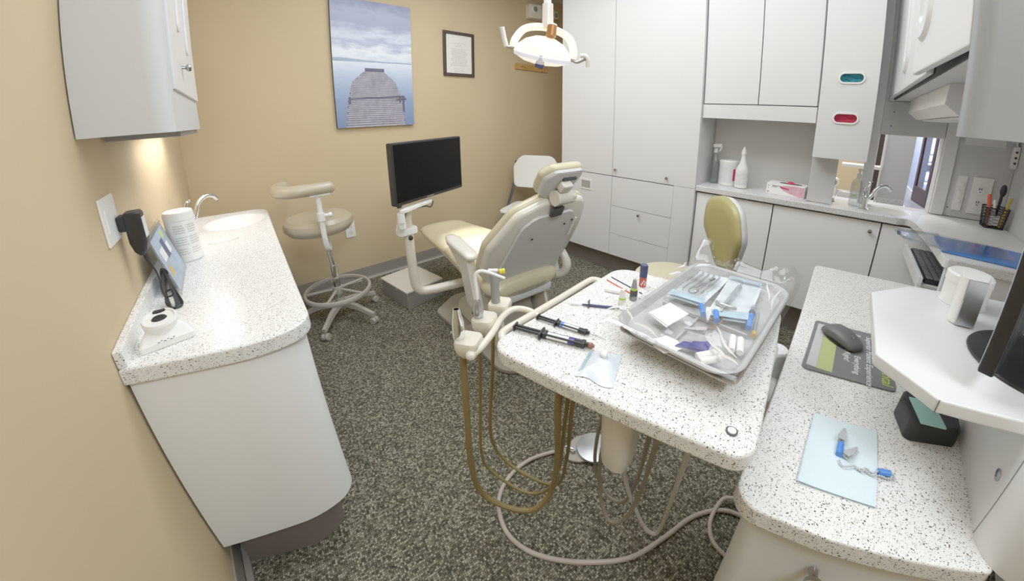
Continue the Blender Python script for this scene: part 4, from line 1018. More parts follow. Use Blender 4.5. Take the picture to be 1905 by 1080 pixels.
# seat and leg rest: one long upholstered pad in two cushions
def pad(sections, n=28, pw=2.6):
    rings = []
    for (v_, hw, zt, th, cz) in sections:
        ring = []
        for k in range(n):
            a = 2 * PI * k / n; c_, s2 = math.cos(a), math.sin(a)
            x = hw * math.copysign(abs(c_) ** (2 / pw), c_); z = (th / 2) * math.copysign(abs(s2) ** (2 / pw), s2)
            dish = cz * (1 - min(1, abs(x / max(hw, .01))) ** 2) if s2 > 0 else 0
            ring.append((x, v_, zt - th / 2 + z - dish))
        rings.append(ring)
    g = G(); g.loft(rings); return g
L('seat', pad([(-.10, .16, .50, .07, 0), (-.085, .215, .525, .11, 0), (-.03, .245, .545, .13, .0), (.10, .255, .545, .13, .012), (.28, .255, .565, .13, .015), (.42, .25, .58, .12, .012), (.50, .245, .58, .11, .008), (.53, .235, .572, .09, 0)]), 'uphol', sharp=1.2)
L('leg_rest', pad([(.50, .23, .565, .09, 0), (.53, .245, .578, .10, .006), (.62, .245, .572, .10, .014), (.80, .232, .555, .09, .018), (.98, .215, .538, .08, .016), (1.14, .195, .53, .07, .008), (1.18, .165, .522, .055, 0), (1.195, .12, .512, .03, 0)]), 'uphol', sharp=1.2)
L('under_shell', pad([(-.10, .15, .462, .03, 0), (0, .23, .47, .05, 0), (.4, .235, .505, .05, 0), (.9, .19, .485, .04, 0), (1.05, .15, .482, .02, 0)]), 'chairshell', sharp=1.2)
# backrest in its own tilted frame: x across, y up the back, z toward the sitter
REC = R(28)
BM = Matrix.Translation((0.02, -.02, .50)) @ Matrix(((1, 0, 0, 0), (0, -math.sin(REC), math.cos(REC), 0), (0, math.cos(REC), math.sin(REC), 0), (0, 0, 0, 1)))
def outline(pts, n=10): return rpoly(pts, .09, n)
bo = rpoly([(-.20, -.06), (.20, -.06), (.30, .12), (.315, .33), (.25, .525), (.06, .575), (-.06, .575), (-.20, .505), (-.295, .28), (-.30, .10)], [.07, .07, .13, .13, .11, .10, .10, .11, .13, .13], 7)
ctr = (0, .28)
def scl(pts, f, fy=None): return [(ctr[0] + (x - ctr[0]) * f, ctr[1] + (y - ctr[1]) * (fy or f)) for x, y in pts]
def wrap(pts, zz, k=.55):   # the back curves forward at its sides
    return [(x, y, zz + k * x * x + .10 * max(0, y - .45)) for x, y in pts]
g = G(BM); g.loft([wrap(scl(bo, .93), -.035), wrap(scl(bo, .975), -.030), wrap(scl(bo, 1.0), -.012), wrap(scl(bo, .985), .0)]); back = L('back_shell', g, 'chairshell', sharp=1.0)
g = G(BM); g.loft([wrap(scl(bo, .97), -.004), wrap(scl(bo, 1.01), .004), wrap(scl(bo, 1.02), .02), wrap(scl(bo, .98), .042), wrap(scl(bo, .85), .055), wrap(scl(bo, .5), .05)]); L('back_cushion', g, 'uphol', sharp=1.2)
po = rpoly([(-.275, -.10), (.215, -.075), (.225, .03), (.205, .40), (.13, .50), (-.10, .50), (-.165, .44), (-.225, .08)], [.04, .04, .1, .06, .08, .08, .08, .08], 6)
g = G(BM); g.loft([wrap(po, -.034), wrap(po, -.040), wrap(scl(po, .985), -.046)]); pn_ = L('rear_panel', g, 'chairgrey')
for x, y in ((-.09, .36), (.10, .415), (.155, .425), (.02, -.015), (.17, .0)):
    g = G(BM); zc_ = -.046 + .55 * x * x; g.cyl((x, y, zc_ - .003), (x, y, zc_ + .002), .0055, n=12); L('screw', g, 'gap', pn_)
g = G(BM); g.box(.178, .194, .30, .43, -.033, -.026, .003); L('pale_trim', g, 'white', pn_)
g = G(BM); g.box(-.04, .02, -.14, -.02, -.075, -.035, .01).cyl((-.05, -.03, -.058), (.03, -.03, -.058), .018, n=16); L('back_hinge', g, 'chairgrey')
L('hinge_arm', G().box(-.045, .055, -.09, .10, .41, .455, .01), 'darkgrey')
# headrest
g = G(BM); g.box(-.022, .022, .50, .68, -.045, -.03, .004); L('headrest_bar', g, 'steel')
g = G(BM); g.box(-.035, .035, .50, .555, -.055, -.035, .006); L('headrest_slot', g, 'darkgrey')
HM = BM @ Matrix.Translation((0, .66, .0)) @ Matrix.Rotation(R(-14), 4, 'X') @ Matrix.Scale(.80, 4)
ho = rpoly([(-.135, -.07), (-.06, -.115), (.06, -.115), (.135, -.07), (.15, .06), (.10, .13), (-.10, .13), (-.15, .06)], .05, 6)
ctr = (0, 0)
g = G(HM); g.loft([wrap(scl(ho, .86), -.022, 1.1), wrap(scl(ho, .95), -.018, 1.1), wrap(scl(ho, .97), .0, 1.1)]); L('headrest_shell', g, 'chairgrey', sharp=1.0)
g = G(HM); g.loft([wrap(scl(ho, .95), -.004, 1.1), wrap(scl(ho, 1.03), .006, 1.1), wrap(scl(ho, 1.04), .028, 1.1), wrap(scl(ho, .96), .05, 1.1), wrap(scl(ho, .6), .056, 1.1)]); L('headrest_cushion', g, 'uphol', sharp=1.2)
g = G(HM); g.cyl((-.055, -.05, -.06), (.055, -.05, -.06), .046, n=28); L('headrest_joint', g, 'chairshell')
g = G(HM); g.box(-.05, .03, .0, .06, -.07, -.02, .014); L('headrest_bracket', g, 'chairshell')
g = G(HM)
kn = [(.045 * (1 + .06 * math.cos(8 * a)) * math.cos(a), .045 * (1 + .06 * math.cos(8 * a)) * math.sin(a)) for a in (2 * PI * k / 64 for k in range(64))]
g.prism(kn, 0, .028, .005, m=Matrix.Translation((.056, -.05, -.06)) @ Matrix.Rotation(PI / 2, 4, 'Y')); L('headrest_knob', g, 'chairshell')
g = G(HM); g.box(-.03, .07, .055, .075, -.03, -.012, .006); L('grip_slot', g, 'darkgrey')
# armrests
for s_ in (-1, 1):
    x = -.275 if s_ < 0 else .29
    g = G(); g.loft([[(x + a * wd, v_ + b, zz) for a, b in ((-1, 0), (-.7, -.001), (.7, -.001), (1, 0), (.8, .002), (-.8, .002))] for wd, v_, zz in ((.02, .0, .45), (.02, .0, .46))]); g.bm.clear()
    pr = rpoly([(-.02, .36), (.10, .36), (.15, .55), (.30, .655), (.28, .675), (.06, .665), (.03, .55)], [.03, .04, .06, .01, .01, .03, .05], 6)
    g.prism([(a, b) for a, b in pr], 0, .052, .014, 3, m=Matrix.Translation((x - .026, 0, 0)) @ YZ); am = L('arm_bracket', g, 'chairshell')
    g = G(Matrix.Translation((x, .17, .672))); g.loft([[(a * f, b * f, zz + .02 * (b / .2)) for a, b in rpoly([(-.036, -.15), (.036, -.15), (.044, .10), (.02, .17), (-.02, .17), (-.044, .10)], .03, 5)] for f, zz in ((.86, -.012), (1, -.004), (1.03, .01), (.95, .024), (.6, .03))]); L('arm_pad', g, 'chairshell', am, sharp=1.2)
g = G(); g.tube([(.18, .06, .44), (.25, .0, .42), (.295, -.05, .44), (.31, -.07, .50), (.305, -.03, .57), (.29, .05, .62)], [.02, .026, .028, .028, .026, .02], 12); L('arm_loop', g, 'chairshell')
# hose cover under the seat, floor step
t2 = thing('utility_box', 'low floor utility box with a beige lid under the leg rest of the chair', 'box', (.95, 2.48, 0), R(9))
obj('box_body', G().box(-.16, .16, -.19, .19, .001, .135, .004), 'grey', t2, local=True)
obj('lid', G().box(-.166, .166, -.196, .196, .135, .152, .006), 'chairshell', t2, local=True)
obj('corner_seam', G().box(-.1615, -.1595, -.193, -.188, .001, .135), 'basepale', t2, local=True)
obj('catch', G().box(-.162, -.16, -.05, -.03, .118, .135), 'basepale', t2, local=True)
obj('catch', G().box(-.04, -.02, -.192, -.19, .118, .135), 'basepale', t2, local=True)
# screen arm and screen
t = thing('screen_support', 'cream bent tube arm rising from the dental chair to the screen', 'support arm', (.75, 1.9, .30))
g = G(); g.tube([(1.04, 1.80, .345), (.93, 1.845, .335), (.86, 1.872, .33), (.79, 1.895, .335), (.758, 1.902, .37), (.75, 1.904, .43), (.748, 1.904, .55), (.747, 1.904, .74), (.747, 1.904, .885)], .029, 18, 6); obj('arm_tube', g, 'cream', t)
obj('tube_socket', G().lathe([(.029, .886), (.0295, .887), (.024, .887), (.023, .87), (0, .87)], (.747, 1.904, 0), 24), 'white', t)
obj('collar', G().prism(rpoly([(.675, 1.85), (.80, 1.865), (.80, 1.945), (.675, 1.94)], .03, 5), .728, .765, .006), 'white', t)
obj('lock_knob', G().ell((.747, 1.872, .705), (.014, .012, .014)), 'black', t)
obj('swing_link', G().cyl((.70, 1.90, .765), (.70, 1.90, .79), .022, n=18).prism(rpoly([(.675, 1.885), (.655, 1.80), (.70, 1.795), (.725, 1.89)], .02, 4), .79, .83, .006).cyl((.678, 1.81, .83), (.678, 1.81, .885), .022, n=18), 'white', t)
obj('screen_bracket', G().prism(rpoly([(.655, 1.795), (.70, 1.785), (.93, 1.91), (.91, 1.95)], .015, 4), .885, .905, .004), 'white', t)
obj('cable', G().tube([(.70, 1.83, .87), (.69, 1.86, .84), (.72, 1.87, .83), (.74, 1.865, .87), (.86, 1.89, .875), (.90, 1.885, .865), (.93, 1.91, .89)], .004, 6), 'black', t)
t = thing('screen', 'black flat screen on the bent arm above the chair foot end', 'screen', (.93, 1.92, .92))
ax = Vector((1.205 - .655, 2.005 - 1.80, 0)); TM = Matrix.Translation((.655, 1.80, .922)) @ Matrix.Rotation(math.atan2(ax.y, ax.x), 4, 'Z'); TW = ax.length
g = G(TM); g.box(0, TW, 0, .045, 0, .345, .008); sc_ = obj('screen_case', g, 'black', t)
g = G(TM); g.box(.012, TW - .012, -.0012, .0, .02, .335); obj('display', g, 'blackgloss', sc_)
g = G(TM); g.box(.24, .30, -.0016, -.0002, .008, .0125); obj('maker_badge', g, 'grey', sc_)
g = G(TM); g.box(.0, .03, -.012, .0, -.006, .02, .004); obj('lower_bracket', g, 'black', sc_)

# folding chair
t = thing('folding_chair', 'white plastic folding chair with grey tube legs in the far corner', 'folding chair', (2.24, 2.50, 0), math.atan2(-.42, -.9) + PI / 2)
# local: -y is the way it faces, x across
t.scale = (1.06, 1.06, 1.06)
g = G(); g.loft([[(x * f, y * f + .0, zz) for x, y in rpoly([(-.215, -.20), (.215, -.20), (.20, .20), (-.20, .20)], .06, 6)] for f, zz in ((.95, .430), (1, .438), (1, .452), (.95, .462), (.5, .455))]); obj('seat', g, 'white', t, local=True)
rings = []
bo2 = rpoly([(-.225, -.15), (.225, -.15), (.24, .06), (.17, .165), (-.17, .165), (-.24, .06)], [.05, .05, .08, .1, .1, .08], 6)
for f, off in ((.96, -.010), (1, -.004), (1, .006), (.96, .012)):
    rings.append([(x * f, .235 + .16 * (y * f) - .35 * x * x + off, .755 + y * f) for x, y in bo2])
g = G(); g.loft(rings); obj('backrest', g, 'white', t, local=True)
for s_ in (-1, 1):
    obj('leg', G().tube([(s_ * .232, .27, .86), (s_ * .232, .20, .62), (s_ * .23, .02, .40), (s_ * .23, -.24, .02)], .0125, 10), 'darkmetal', t, local=True)
    obj('leg', G().tube([(s_ * .212, .05, .44), (s_ * .212, .22, .20), (s_ * .212, .33, .02)], .0125, 10), 'darkmetal', t, local=True)
obj('brace', G().cyl((-.23, -.12, .20), (.23, -.12, .20), .010, n=10).cyl((-.21, .25, .14), (.21, .25, .14), .010, n=10), 'darkmetal', t, local=True)

# operator stool
t = thing('operator_stool', 'olive-backed operator stool with cream seat behind the instrument tray', 'stool', (1.70, .71, 0), R(52))
g = G(); g.lathe([(0, .46), (.15, .46), (.20, .475), (.213, .50), (.20, .53), (.13, .545), (0, .54)], None, 44); obj('seat', g, 'uphol', t, local=True)
bo3 = rpoly([(-.05, -.02), (.05, -.02), (.16, .20), (.13, .36), (0, .40), (-.13, .36), (-.16, .20)], [.03, .03, .12, .1, .1, .1, .12], 7)
def bk(pts, off): return [(x * 1.12 - .07 * (1 - y / .3), -.30 - .02 * y - off + .9 * x * x, .585 + y) for x, y in pts]
ctr = (0, .2)
g = G(); g.loft([bk(scl(bo3, .93), -.018), bk(scl(bo3, 1.0), -.008), bk(scl(bo3, 1.0), .006), bk(scl(bo3, .8), -.026)][:3]); g.loft([bk(scl(bo3, .6), -.034), bk(scl(bo3, .88), -.028), bk(scl(bo3, .99), -.010), bk(scl(bo3, 1.0), .004)]); obj('backrest', g, 'olive', t, local=True, sharp=1.2)
g = G(); g.loft([bk(scl(bo3, .97), .004), bk(scl(bo3, .99), .010), bk(scl(bo3, .95), .048), bk(scl(bo3, .6), .058)]); obj('back_shell', g, 'label_grey', t, local=True, sharp=1.2)
obj('back_post', G().tube([(0, -.05, .45), (0, -.22, .44), (0, -.325, .47), (0, -.335, .60), (0, -.34, .75)], .014, 10), 'chrome', t, local=True)
obj('gas_column', G().cyl((0, 0, .10), (0, 0, .30), .026).cyl((0, 0, .30), (0, 0, .46), .014), 'chrome', t, local=True)
for k in range(5):
    a = R(15 + 72 * k); ca, sa = math.cos(a), math.sin(a)
    l = obj('leg', G().tube([(0, 0, .11), (ca * .15, sa * .15, .09), (ca * .27, sa * .27, .065)], [.02, .017, .012], 8), 'stoolgrey', t, local=True)
    obj('caster', G().cyl((ca * .27 - sa * .02, sa * .27 + ca * .02, .0255), (ca * .27 + sa * .02, sa * .27 - ca * .02, .0255), .025, n=18), 'stoolgrey', l, local=True)

# ================================================================== DENTAL LAMP
t = thing('dental_lamp', 'lit dental lamp with twin handles hanging from the ceiling', 'dental lamp', (1.16, 1.19, 2.79))
LC = Vector((1.125, 1.145, 1.685))
lat = Vector((.70, -.70, -.20)).normalized(); fw = Vector((.16, .22, -.85)); fw = (fw - lat * fw.dot(lat)).normalized(); upv = lat.cross(fw).normalized()
if upv.z < 0: upv = -upv
LM = Matrix((( lat.x, upv.x, -fw.x, LC.x), (lat.y, upv.y, -fw.y, LC.y), (lat.z, upv.z, -fw.z, LC.z), (0, 0, 0, 1))) @ Matrix.Scale(.86, 4)   # x across, y up, z away from the beam
top = LM @ Vector((0, .05, .118))
obj('ceiling_pole', G().cyl((top.x, top.y, top.z + .03), (top.x - .01, top.y + .012, 2.795), .017, n=20).cyl((top.x, top.y, 2.76), (top.x, top.y, 2.798), .06, n=28), 'white', t)
obj('pole_sleeve', G().cyl((top.x, top.y, top.z - .005), (top.x, top.y, top.z + .11), .026, .024, 24), 'chairshell', t)
g = G(LM); g.lathe([(0, .082), (.05, .076), (.10, .055), (.135, .022), (.148, -.012)], None, 48, 1, .70); obj('reflector_shell', g, 'lampwarm', t)
g = G(LM); g.lathe([(.148, -.01), (.140, -.035), (.10, -.055), (.05, -.064), (0, -.066)], None, 48, 1, .70); obj('front_shield', g, 'lampglow', t)
g = G(LM); g.lathe([(.1485, -.004), (.154, -.012), (.150, -.032), (.139, -.034)], None, 48, 1, .70); obj('shield_rim', g, 'lampclear', t)
g = G(LM); g.tube([(-.158, .0, -.005), (-.155, .02, .04), (-.11, .045, .10), (0, .05, .122), (.11, .04, .098), (.155, .015, .04), (.158, 0, -.005)], .0155, 12, 8, flat=1.3); obj('yoke', g, 'lampwarm', t)
g = G(LM); g.cyl((.022, .005, .138), (.026, -.02, .088), .025, .026, 28); kb = obj('tension_knob', g, 'copper', t)
g = G(LM); g.cyl((.0215, .0085, .145), (.022, .005, .138), .0245, n=28); obj('knob_cap', g, 'white', kb)
g = G(LM); g.cyl((.0, -.085, -.005), (.0, -.088, -.05), .022, n=24); obj('bulb_guard', g, 'label_grey', t)
g = G(LM); g.cyl((.0, -.088, -.05), (.0, -.089, -.068), .0235, n=24); obj('guard_cap', g, 'navy', t)
for s_, pts in ((-1, [(-.150, .0, -.008), (-.178, .0, -.010), (-.20, .0, .0)]), (1, [(.150, .0, -.008), (.185, .0, -.016), (.215, .0, .002), (.232, .0, .016)])):
    g = G(LM); g.tube(pts, .008, 10); hh = obj('handle_arm', g, 'steel', t)
    g = G(LM)
    if s_ < 0: g.tube([(-.195, .0, -.008), (-.215, .0, .038), (-.232, .0, .085)], .013, 12)
    else: g.tube([(.196, .0, .022), (.222, .0, .026), (.240, .0, .006), (.246, .0, -.028)], .011, 12)
    obj('handle_grip', g, 'white', hh)
# ================================================================== INSTRUMENT CART
ZT = .87
t = thing('instrument_cart', 'speckled instrument table on a swing arm with side rail and hoses', 'instrument cart', (.74, .31, .70))
out = rpoly([(.383, .588), (.985, .612), (1.062, .072), (.485, .010)], [.05, .07, .05, .045], 8)
obj('table_top', G().prism(out, .828, ZT, .008, 3), 'counter_edge', t)
b = obj('call_button', G().lathe([(0, 0), (.0105, 0), (.0105, .003), (.0085, .0035), (0, .0036)], (.527, .061, ZT), 28), 'darkgrey', t)
obj('button_cap', G().lathe([(0, .0035), (.0078, .0035), (.0074, .0046), (0, .005)], (.527, .061, ZT), 24), 'white', b)
obj('side_rail', G().tube([(.437, .575, .846), (.445, .604, .851), (.468, .620, .853), (.55, .625, .853), (.70, .633, .853), (.83, .641, .853), (.866, .638, .852), (.884, .618, .846), (.886, .595, .840)], .0105, 12), 'cream', t)
g = G(); g.loft([[(x * f + .53, y * f + .285, zz) for x, y in rpoly([(-.045, -.04), (.045, -.04), (.045, .04), (-.045, .04)], .03, 6)] for f, zz in ((1.0, .8275), (1.0, .74), (.92, .64), (.80, .60), (.55, .59))]); obj('control_housing', g, 'chairshell', t)
obj('under_carriage', G().box(.56, .98, .12, .50, .79, .8275, .02), 'chairshell', t)
obj('swing_post', G().cyl((1.10, .058, .52), (1.10, .058, .70), .034, n=28).lathe([(.034, .70), (.030, .708), (0, .711)], (1.10, .058, 0), 28), 'label_grey', t)
obj('swing_arm', G().tube([(1.10, .058, .545), (1.12, .02, .54), (1.15, -.10, .54), (1.16, -.30, .54)], .03, 14).box(.95, 1.09, .03, .12, .55, .62, .015).box(.92, 1.0, .05, .16, .56, .80, .02), 'white', t)
# holder bar and three holders
bar = [(.60, .56, .835), (.585, .60, .845), (.575, .645, .856), (.548, .678, .858), (.50, .672, .856), (.44, .636, .854), (.385, .612, .848), (.352, .606, .846)]
obj('holder_bar', G().tube(bar, .0095, 12), 'cream', t)
obj('bar_knob', G().ell((.349, .605, .846), (.013, .013, .013)), 'cream', t)
hold = [(.366, .638), (.452, .690), (.532, .724)]
for x, y in hold:
    a = math.atan2(-.045, .03)
    mm = Matrix.Translation((x, y, .852)) @ Matrix.Rotation(R(33), 4, 'Z')
    g = G(mm); g.loft([[(a_ * f, b_ * f, zz) for a_, b_ in rpoly([(-.031, -.031), (.031, -.031), (.031, .031), (-.031, .031)], .014, 5)] for f, zz in ((.55, -.034), (.90, -.018), (1.0, .0), (1.0, .014), (.92, .019))]); obj('holder', g, 'cream', t)
# hoses
def hose(name, pts, r, m): return obj(name, G().tube(pts, r, 10, 8), m, t)
hose('hose', [(.354, .652, .83), (.350, .664, .60), (.350, .682, .36), (.372, .676, .20), (.43, .605, .135), (.485, .545, .135), (.530, .51, .22), (.52, .475, .42), (.47, .43, .70), (.455, .41, .828)], .0092, 'hose_tan')
hose('hose', [(.438, .698, .83), (.430, .712, .60), (.428, .745, .30), (.452, .74, .18), (.515, .635, .10), (.56, .56, .14), (.555, .50, .32), (.50, .43, .66), (.48, .40, .828)], .0052, 'hose_tan')
hose('hose', [(.512, .730, .83), (.490, .732, .60), (.486, .765, .32), (.52, .74, .17), (.575, .62, .115), (.60, .54, .16), (.565, .475, .40), (.50, .41, .70), (.485, .385, .828)], .0056, 'hose_tan')
hose('hose', [(.60, .36, .80), (.655, .43, .45), (.70, .455, .22), (.70, .40, .13), (.705, .335, .15), (.68, .29, .33), (.58, .235, .66), (.52, .20, .828)], .006, 'hose_taupe')
hose('hose', [(.61, .345, .80), (.64, .40, .42), (.655, .40, .20), (.64, .345, .115), (.662, .295, .16), (.66, .26, .36), (.56, .21, .66), (.50, .175, .828)], .0065, 'hose_taupe')
hose('hose', [(.62, .30, .80), (.66, .33, .40), (.68, .26, .18), (.69, .21, .13), (.70, .19, .18), (.65, .165, .45), (.56, .135, .70), (.52, .125, .828)], .0065, 'hose_white')
# handpieces standing in the holders
h1 = thing('handpiece_coupling', 'tapered chrome handpiece coupling in the holder nearest the bar knob', 'handpiece', (.355, .655, .871))
obj('coupling_body', G().lathe([(.016, -.004), (.0165, .02), (.0145, .045), (.0095, .072), (.0088, .078), (.006, .078), (.006, .06), (0, .06)], (.352, .658, .873), 24), 'chrome', h1)
obj('coupling_pin', G().cyl((.335, .668, .885), (.339, .665, .885), .0035, n=10), 'steel', h1)
h2 = thing('air_syringe', 'air and water syringe with hooked white nozzle in the middle holder', 'dental syringe', (.44, .70, .871))
obj('syringe_body', G().lathe([(.012, 0), (.0155, .012), (.015, .03), (.009, .05), (.0055, .056), (0, .056)], (.44, .70, .870), 20), 'steel', h2)
obj('nozzle', G().tube([(.44, .70, .92), (.44, .70, .955), (.44, .702, .985), (.446, .699, 1.003), (.462, .685, 1.006), (.50, .652, .985)], [.0052, .0052, .0052, .0048, .0044, .0036], 10), 'white', h2)
obj('button', G().cyl((.425, .708, .885), (.431, .705, .885), .004, n=10), 'black', h2)
h3 = thing('suction_tip', 'grey suction handpiece with a yellow button in the holder farthest along the bar', 'suction handpiece', (.525, .73, .871))
obj('suction_body', G().lathe([(.0135, 0), (.0125, .03), (.012, .06), (.014, .085), (.011, .098), (0, .10)], (.523, .731, .872), 20), 'grey', h3)
obj('suction_lever', G().obox((.522, .734, .972), (.03, .012, .008), (0, 0, R(-40)), .003), 'white', h3)
obj('yellow_button', G().cyl((.536, .722, .968), (.548, .712, .970), .0075, n=16), 'yellow', h3)

# ---- things lying on the cart
def frame_on(p0, p1, z):
    a, b_ = Vector((p0[0], p0[1], z)), Vector((p1[0], p1[1], z)); d = b_ - a
    return Matrix.Translation(a) @ Matrix.Rotation(math.atan2(d.y, d.x), 4, 'Z'), d.length
def dualsyringe(lab, p0, p1, r, band, tip, tipm):
    m, Ls = frame_on(p0, p1, ZT + r + .001)
    t = thing('cement_syringe', lab, 'syringe', (p0[0], p0[1], ZT + .001), group='cement syringes on the cart')
    g = G(m)
    for s_ in (-1, 1): g.box(.004, Ls * .36, s_ * r * .55 - r * .34, s_ * r * .55 + r * .34, -r * .4, r * .4, .001)
    g.box(0, .005, -r * 1.3, r * 1.3, -r * .9, r * .9, .001); obj('plunger', g, 'black', t)
    g = G(m); g.box(Ls * .345, Ls * .375, -r * 2.0, r * 2.0, -r * .95, r * .95, .002).box(Ls * .375, Ls * .43, -r * 1.05, r * 1.05, -r * .9, r * .9, .002); obj('finger_flange', g, 'black', t)
    g = G(m)
    for s_ in (-1, 1): g.cyl((Ls * .42, s_ * r * .5, 0), (Ls * .86, s_ * r * .5, 0), r * .72, n=18)
    obj('barrel', g, 'black', t)
    g = G(m)
    ring = lambda x: [(x, r * 1.26 * math.cos(a), r * .78 * math.sin(a)) for a in (2 * PI * k / 28 for k in range(28))]
    g.loft([ring(Ls * .44), ring(Ls * .76)], caps=False); obj('paper_label', g, 'label_grey', t)
    g = G(m); g.loft([[(p[0], p[1] * 1.01, p[2] * 1.02) for p in ring(x)] for x in ((Ls * .44, Ls * .50) if band == 'blue' else (Ls * .70, Ls * .77))], caps=False); obj('colour_band', g, band, t)
    g = G(m); g.box(Ls * .85, Ls * .90, -r * 1.1, r * 1.1, -r * .8, r * .8, .002).cyl((Ls * .90, 0, 0), (Ls * .94, 0, 0), r * .7, n=14); obj('nose', g, 'black', t)
    g = G(m)
    if tipm == 'clear': g.cyl((Ls * .94, 0, -r * .2), (Ls * 1.22, 0, -r * .75), r * .26, r * .16, 10)
    else: g.lathe([(0, 0), (r * .8, 0), (r * .8, Ls * .035), (r * .5, Ls * .05), (r * .5, Ls * .065), (0, Ls * .065)], Matrix.Translation((Ls * .94, 0, 0)) @ Matrix.Rotation(PI / 2, 4, 'Y'), 16)
    obj('mixing_tip', g, tipm, t)
dualsyringe('larger black cement syringe with indigo band and brown cap, nearest the table edge', (.475, .588), (.551, .392), .0088, 'purple', 0, 'brown')
dualsyringe('slimmer black cement syringe with blue band and clear mixing tip', (.550, .582), (.590, .425), .0068, 'blue', 0, 'clear')
m, Ls = frame_on((.668, .567), (.738, .452), ZT + .0045)
t = thing('etch_syringe', 'thin blue gel syringe with grey finger flange lying on the cart', 'syringe', (.668, .567, ZT))
g = G(m); g.cyl((0, 0, 0), (.022, 0, 0), .0042, n=14).cyl((0, 0, 0), (.0025, 0, 0), .0075, n=16).cyl((.02, 0, 0), (.04, 0, 0), .002, n=8); obj('plunger', g, 'white', t)
g = G(m); g.cyl((.034, 0, 0), (.052, 0, 0), .0028, n=12).cyl((.055, 0, 0), (Ls * .86, 0, 0), .0040, n=16); obj('barrel', g, 'navy', t)
g = G(m); g.prism(ellp(0, 0, .0028, .0125), -.004, .0115, m=Matrix.Translation((.053, 0, 0))); obj('finger_flange', g, 'darkgrey', t)
g = G(m); g.cyl((Ls * .85, 0, 0), (Ls * .95, 0, 0), .0046, .0038, 14).cyl((Ls * .95, 0, 0), (Ls * 1.03, 0, -.001), .0012, n=8); obj('nose', g, 'darkgrey', t)
# drop bottles
def dropper(lab, p, body, cap, h=.048, r=.0115):
    t = thing('drop_bottle', lab, 'bottle', (p[0], p[1], ZT + .001), group='bonding drop bottles on the cart')
    z = ZT + .001
    obj('bottle_body', G().lathe([(0, 0), (r * .95, 0), (r, .002), (r, h * .52), (r * .8, h * .62), (r * .7, h * .64), (0, h * .64)], (p[0], p[1], z), 24), body, t)
    obj('lime_ring', G().lathe([(r * .82, h * .60), (r * .88, h * .62), (r * .88, h * .72), (r * .78, h * .73)], (p[0], p[1], z), 24), 'lime', t)
    obj('cap', G().lathe([(r * .80, h * .73), (r * .76, h * .78), (r * .52, h * 1.12), (r * .40, h * 1.22), (r * .3, h * 1.24), (0, h * 1.24)], (p[0], p[1], z), 20), cap, t)
    g = G()
    for k in range(3):
        a0 = R(205 + k * 2); 
        for j in range(4): g.poly([(p[0] + (r * 1.006) * math.cos(a), p[1] + (r * 1.006) * math.sin(a), z + zz) for a, zz in ((R(200 + j * 11), .006 + k * .004), (R(208 + j * 11), .006 + k * .004), (R(208 + j * 11), .0075 + k * .004), (R(200 + j * 11), .0075 + k * .004))])
    obj('printed_lines', g, 'ink' if body != 'darkgrey' else 'grey', t)
dropper('white drop bottle with white cap and lime ring beside the tray', (.752, .447), 'white', 'white')
dropper('dark grey drop bottle with grey cap and lime ring beside the tray', (.815, .447), 'darkgrey', 'grey', .054)
t = thing('bonding_vial', 'navy capped vial with red label standing at the far table edge', 'vial', (.905, .468, ZT))
z = ZT + .001; p = (.91, .470, z)
obj('vial_body', G().lathe([(0, 0), (.0115, 0), (.012, .002), (.012, .034), (0, .034)], p, 24), 'redorange', t)
obj('cap', G().lathe([(.0125, .033), (.0128, .07), (.011, .074), (0, .074)], p, 24), 'navy', t)
g = G()
for j in range(5): g.obox((p[0] + .0122 * math.cos(R(190 + j * 16)), p[1] + .0122 * math.sin(R(190 + j * 16)), z + .010 + .006 * (j % 3)), (.001, .004, .007), (0, 0, R(190 + j * 16)))
obj('label_print', g, 'label_grey', t)
def microbrush(lab, p0, p1, m1):
    m, Ls = frame_on(p0, p1, ZT + .0022)
    t = thing('micro_brush', lab, 'brush', (p0[0], p0[1], ZT), group='micro brushes on the cart')
    g = G(m); g.cyl((0, 0, 0), (Ls * .62, 0, 0), .0017, n=10).cyl((Ls * .62, 0, 0), (Ls * .85, 0, 0), .0012, n=8); obj('handle', g, m1, t)
    g = G(m); g.cyl((Ls * .62, 0, 0), (Ls * .80, 0, 0), .0020, .0014, 10); obj('neck', g, m1, t)
    g = G(m); g.ell((Ls * .97, 0, 0), (Ls * .06, .0016, .0016), 10); obj('brush_tip', g, 'darkgrey', t)
microbrush('indigo micro brush lying behind the drop bottles', (.893, .580), (.862, .445), 'navy')
microbrush('orange-red micro brush lying behind the drop bottles', (.866, .580), (.828, .424), 'orange')
t = thing('foil_packet', 'small white packet lying behind the white drop bottle', 'packet', (.80, .51, ZT))
obj('packet_body', G().obox((.815, .52, ZT + .0065), (.024, .05, .011), (0, 0, R(20)), .003), 'white', t)
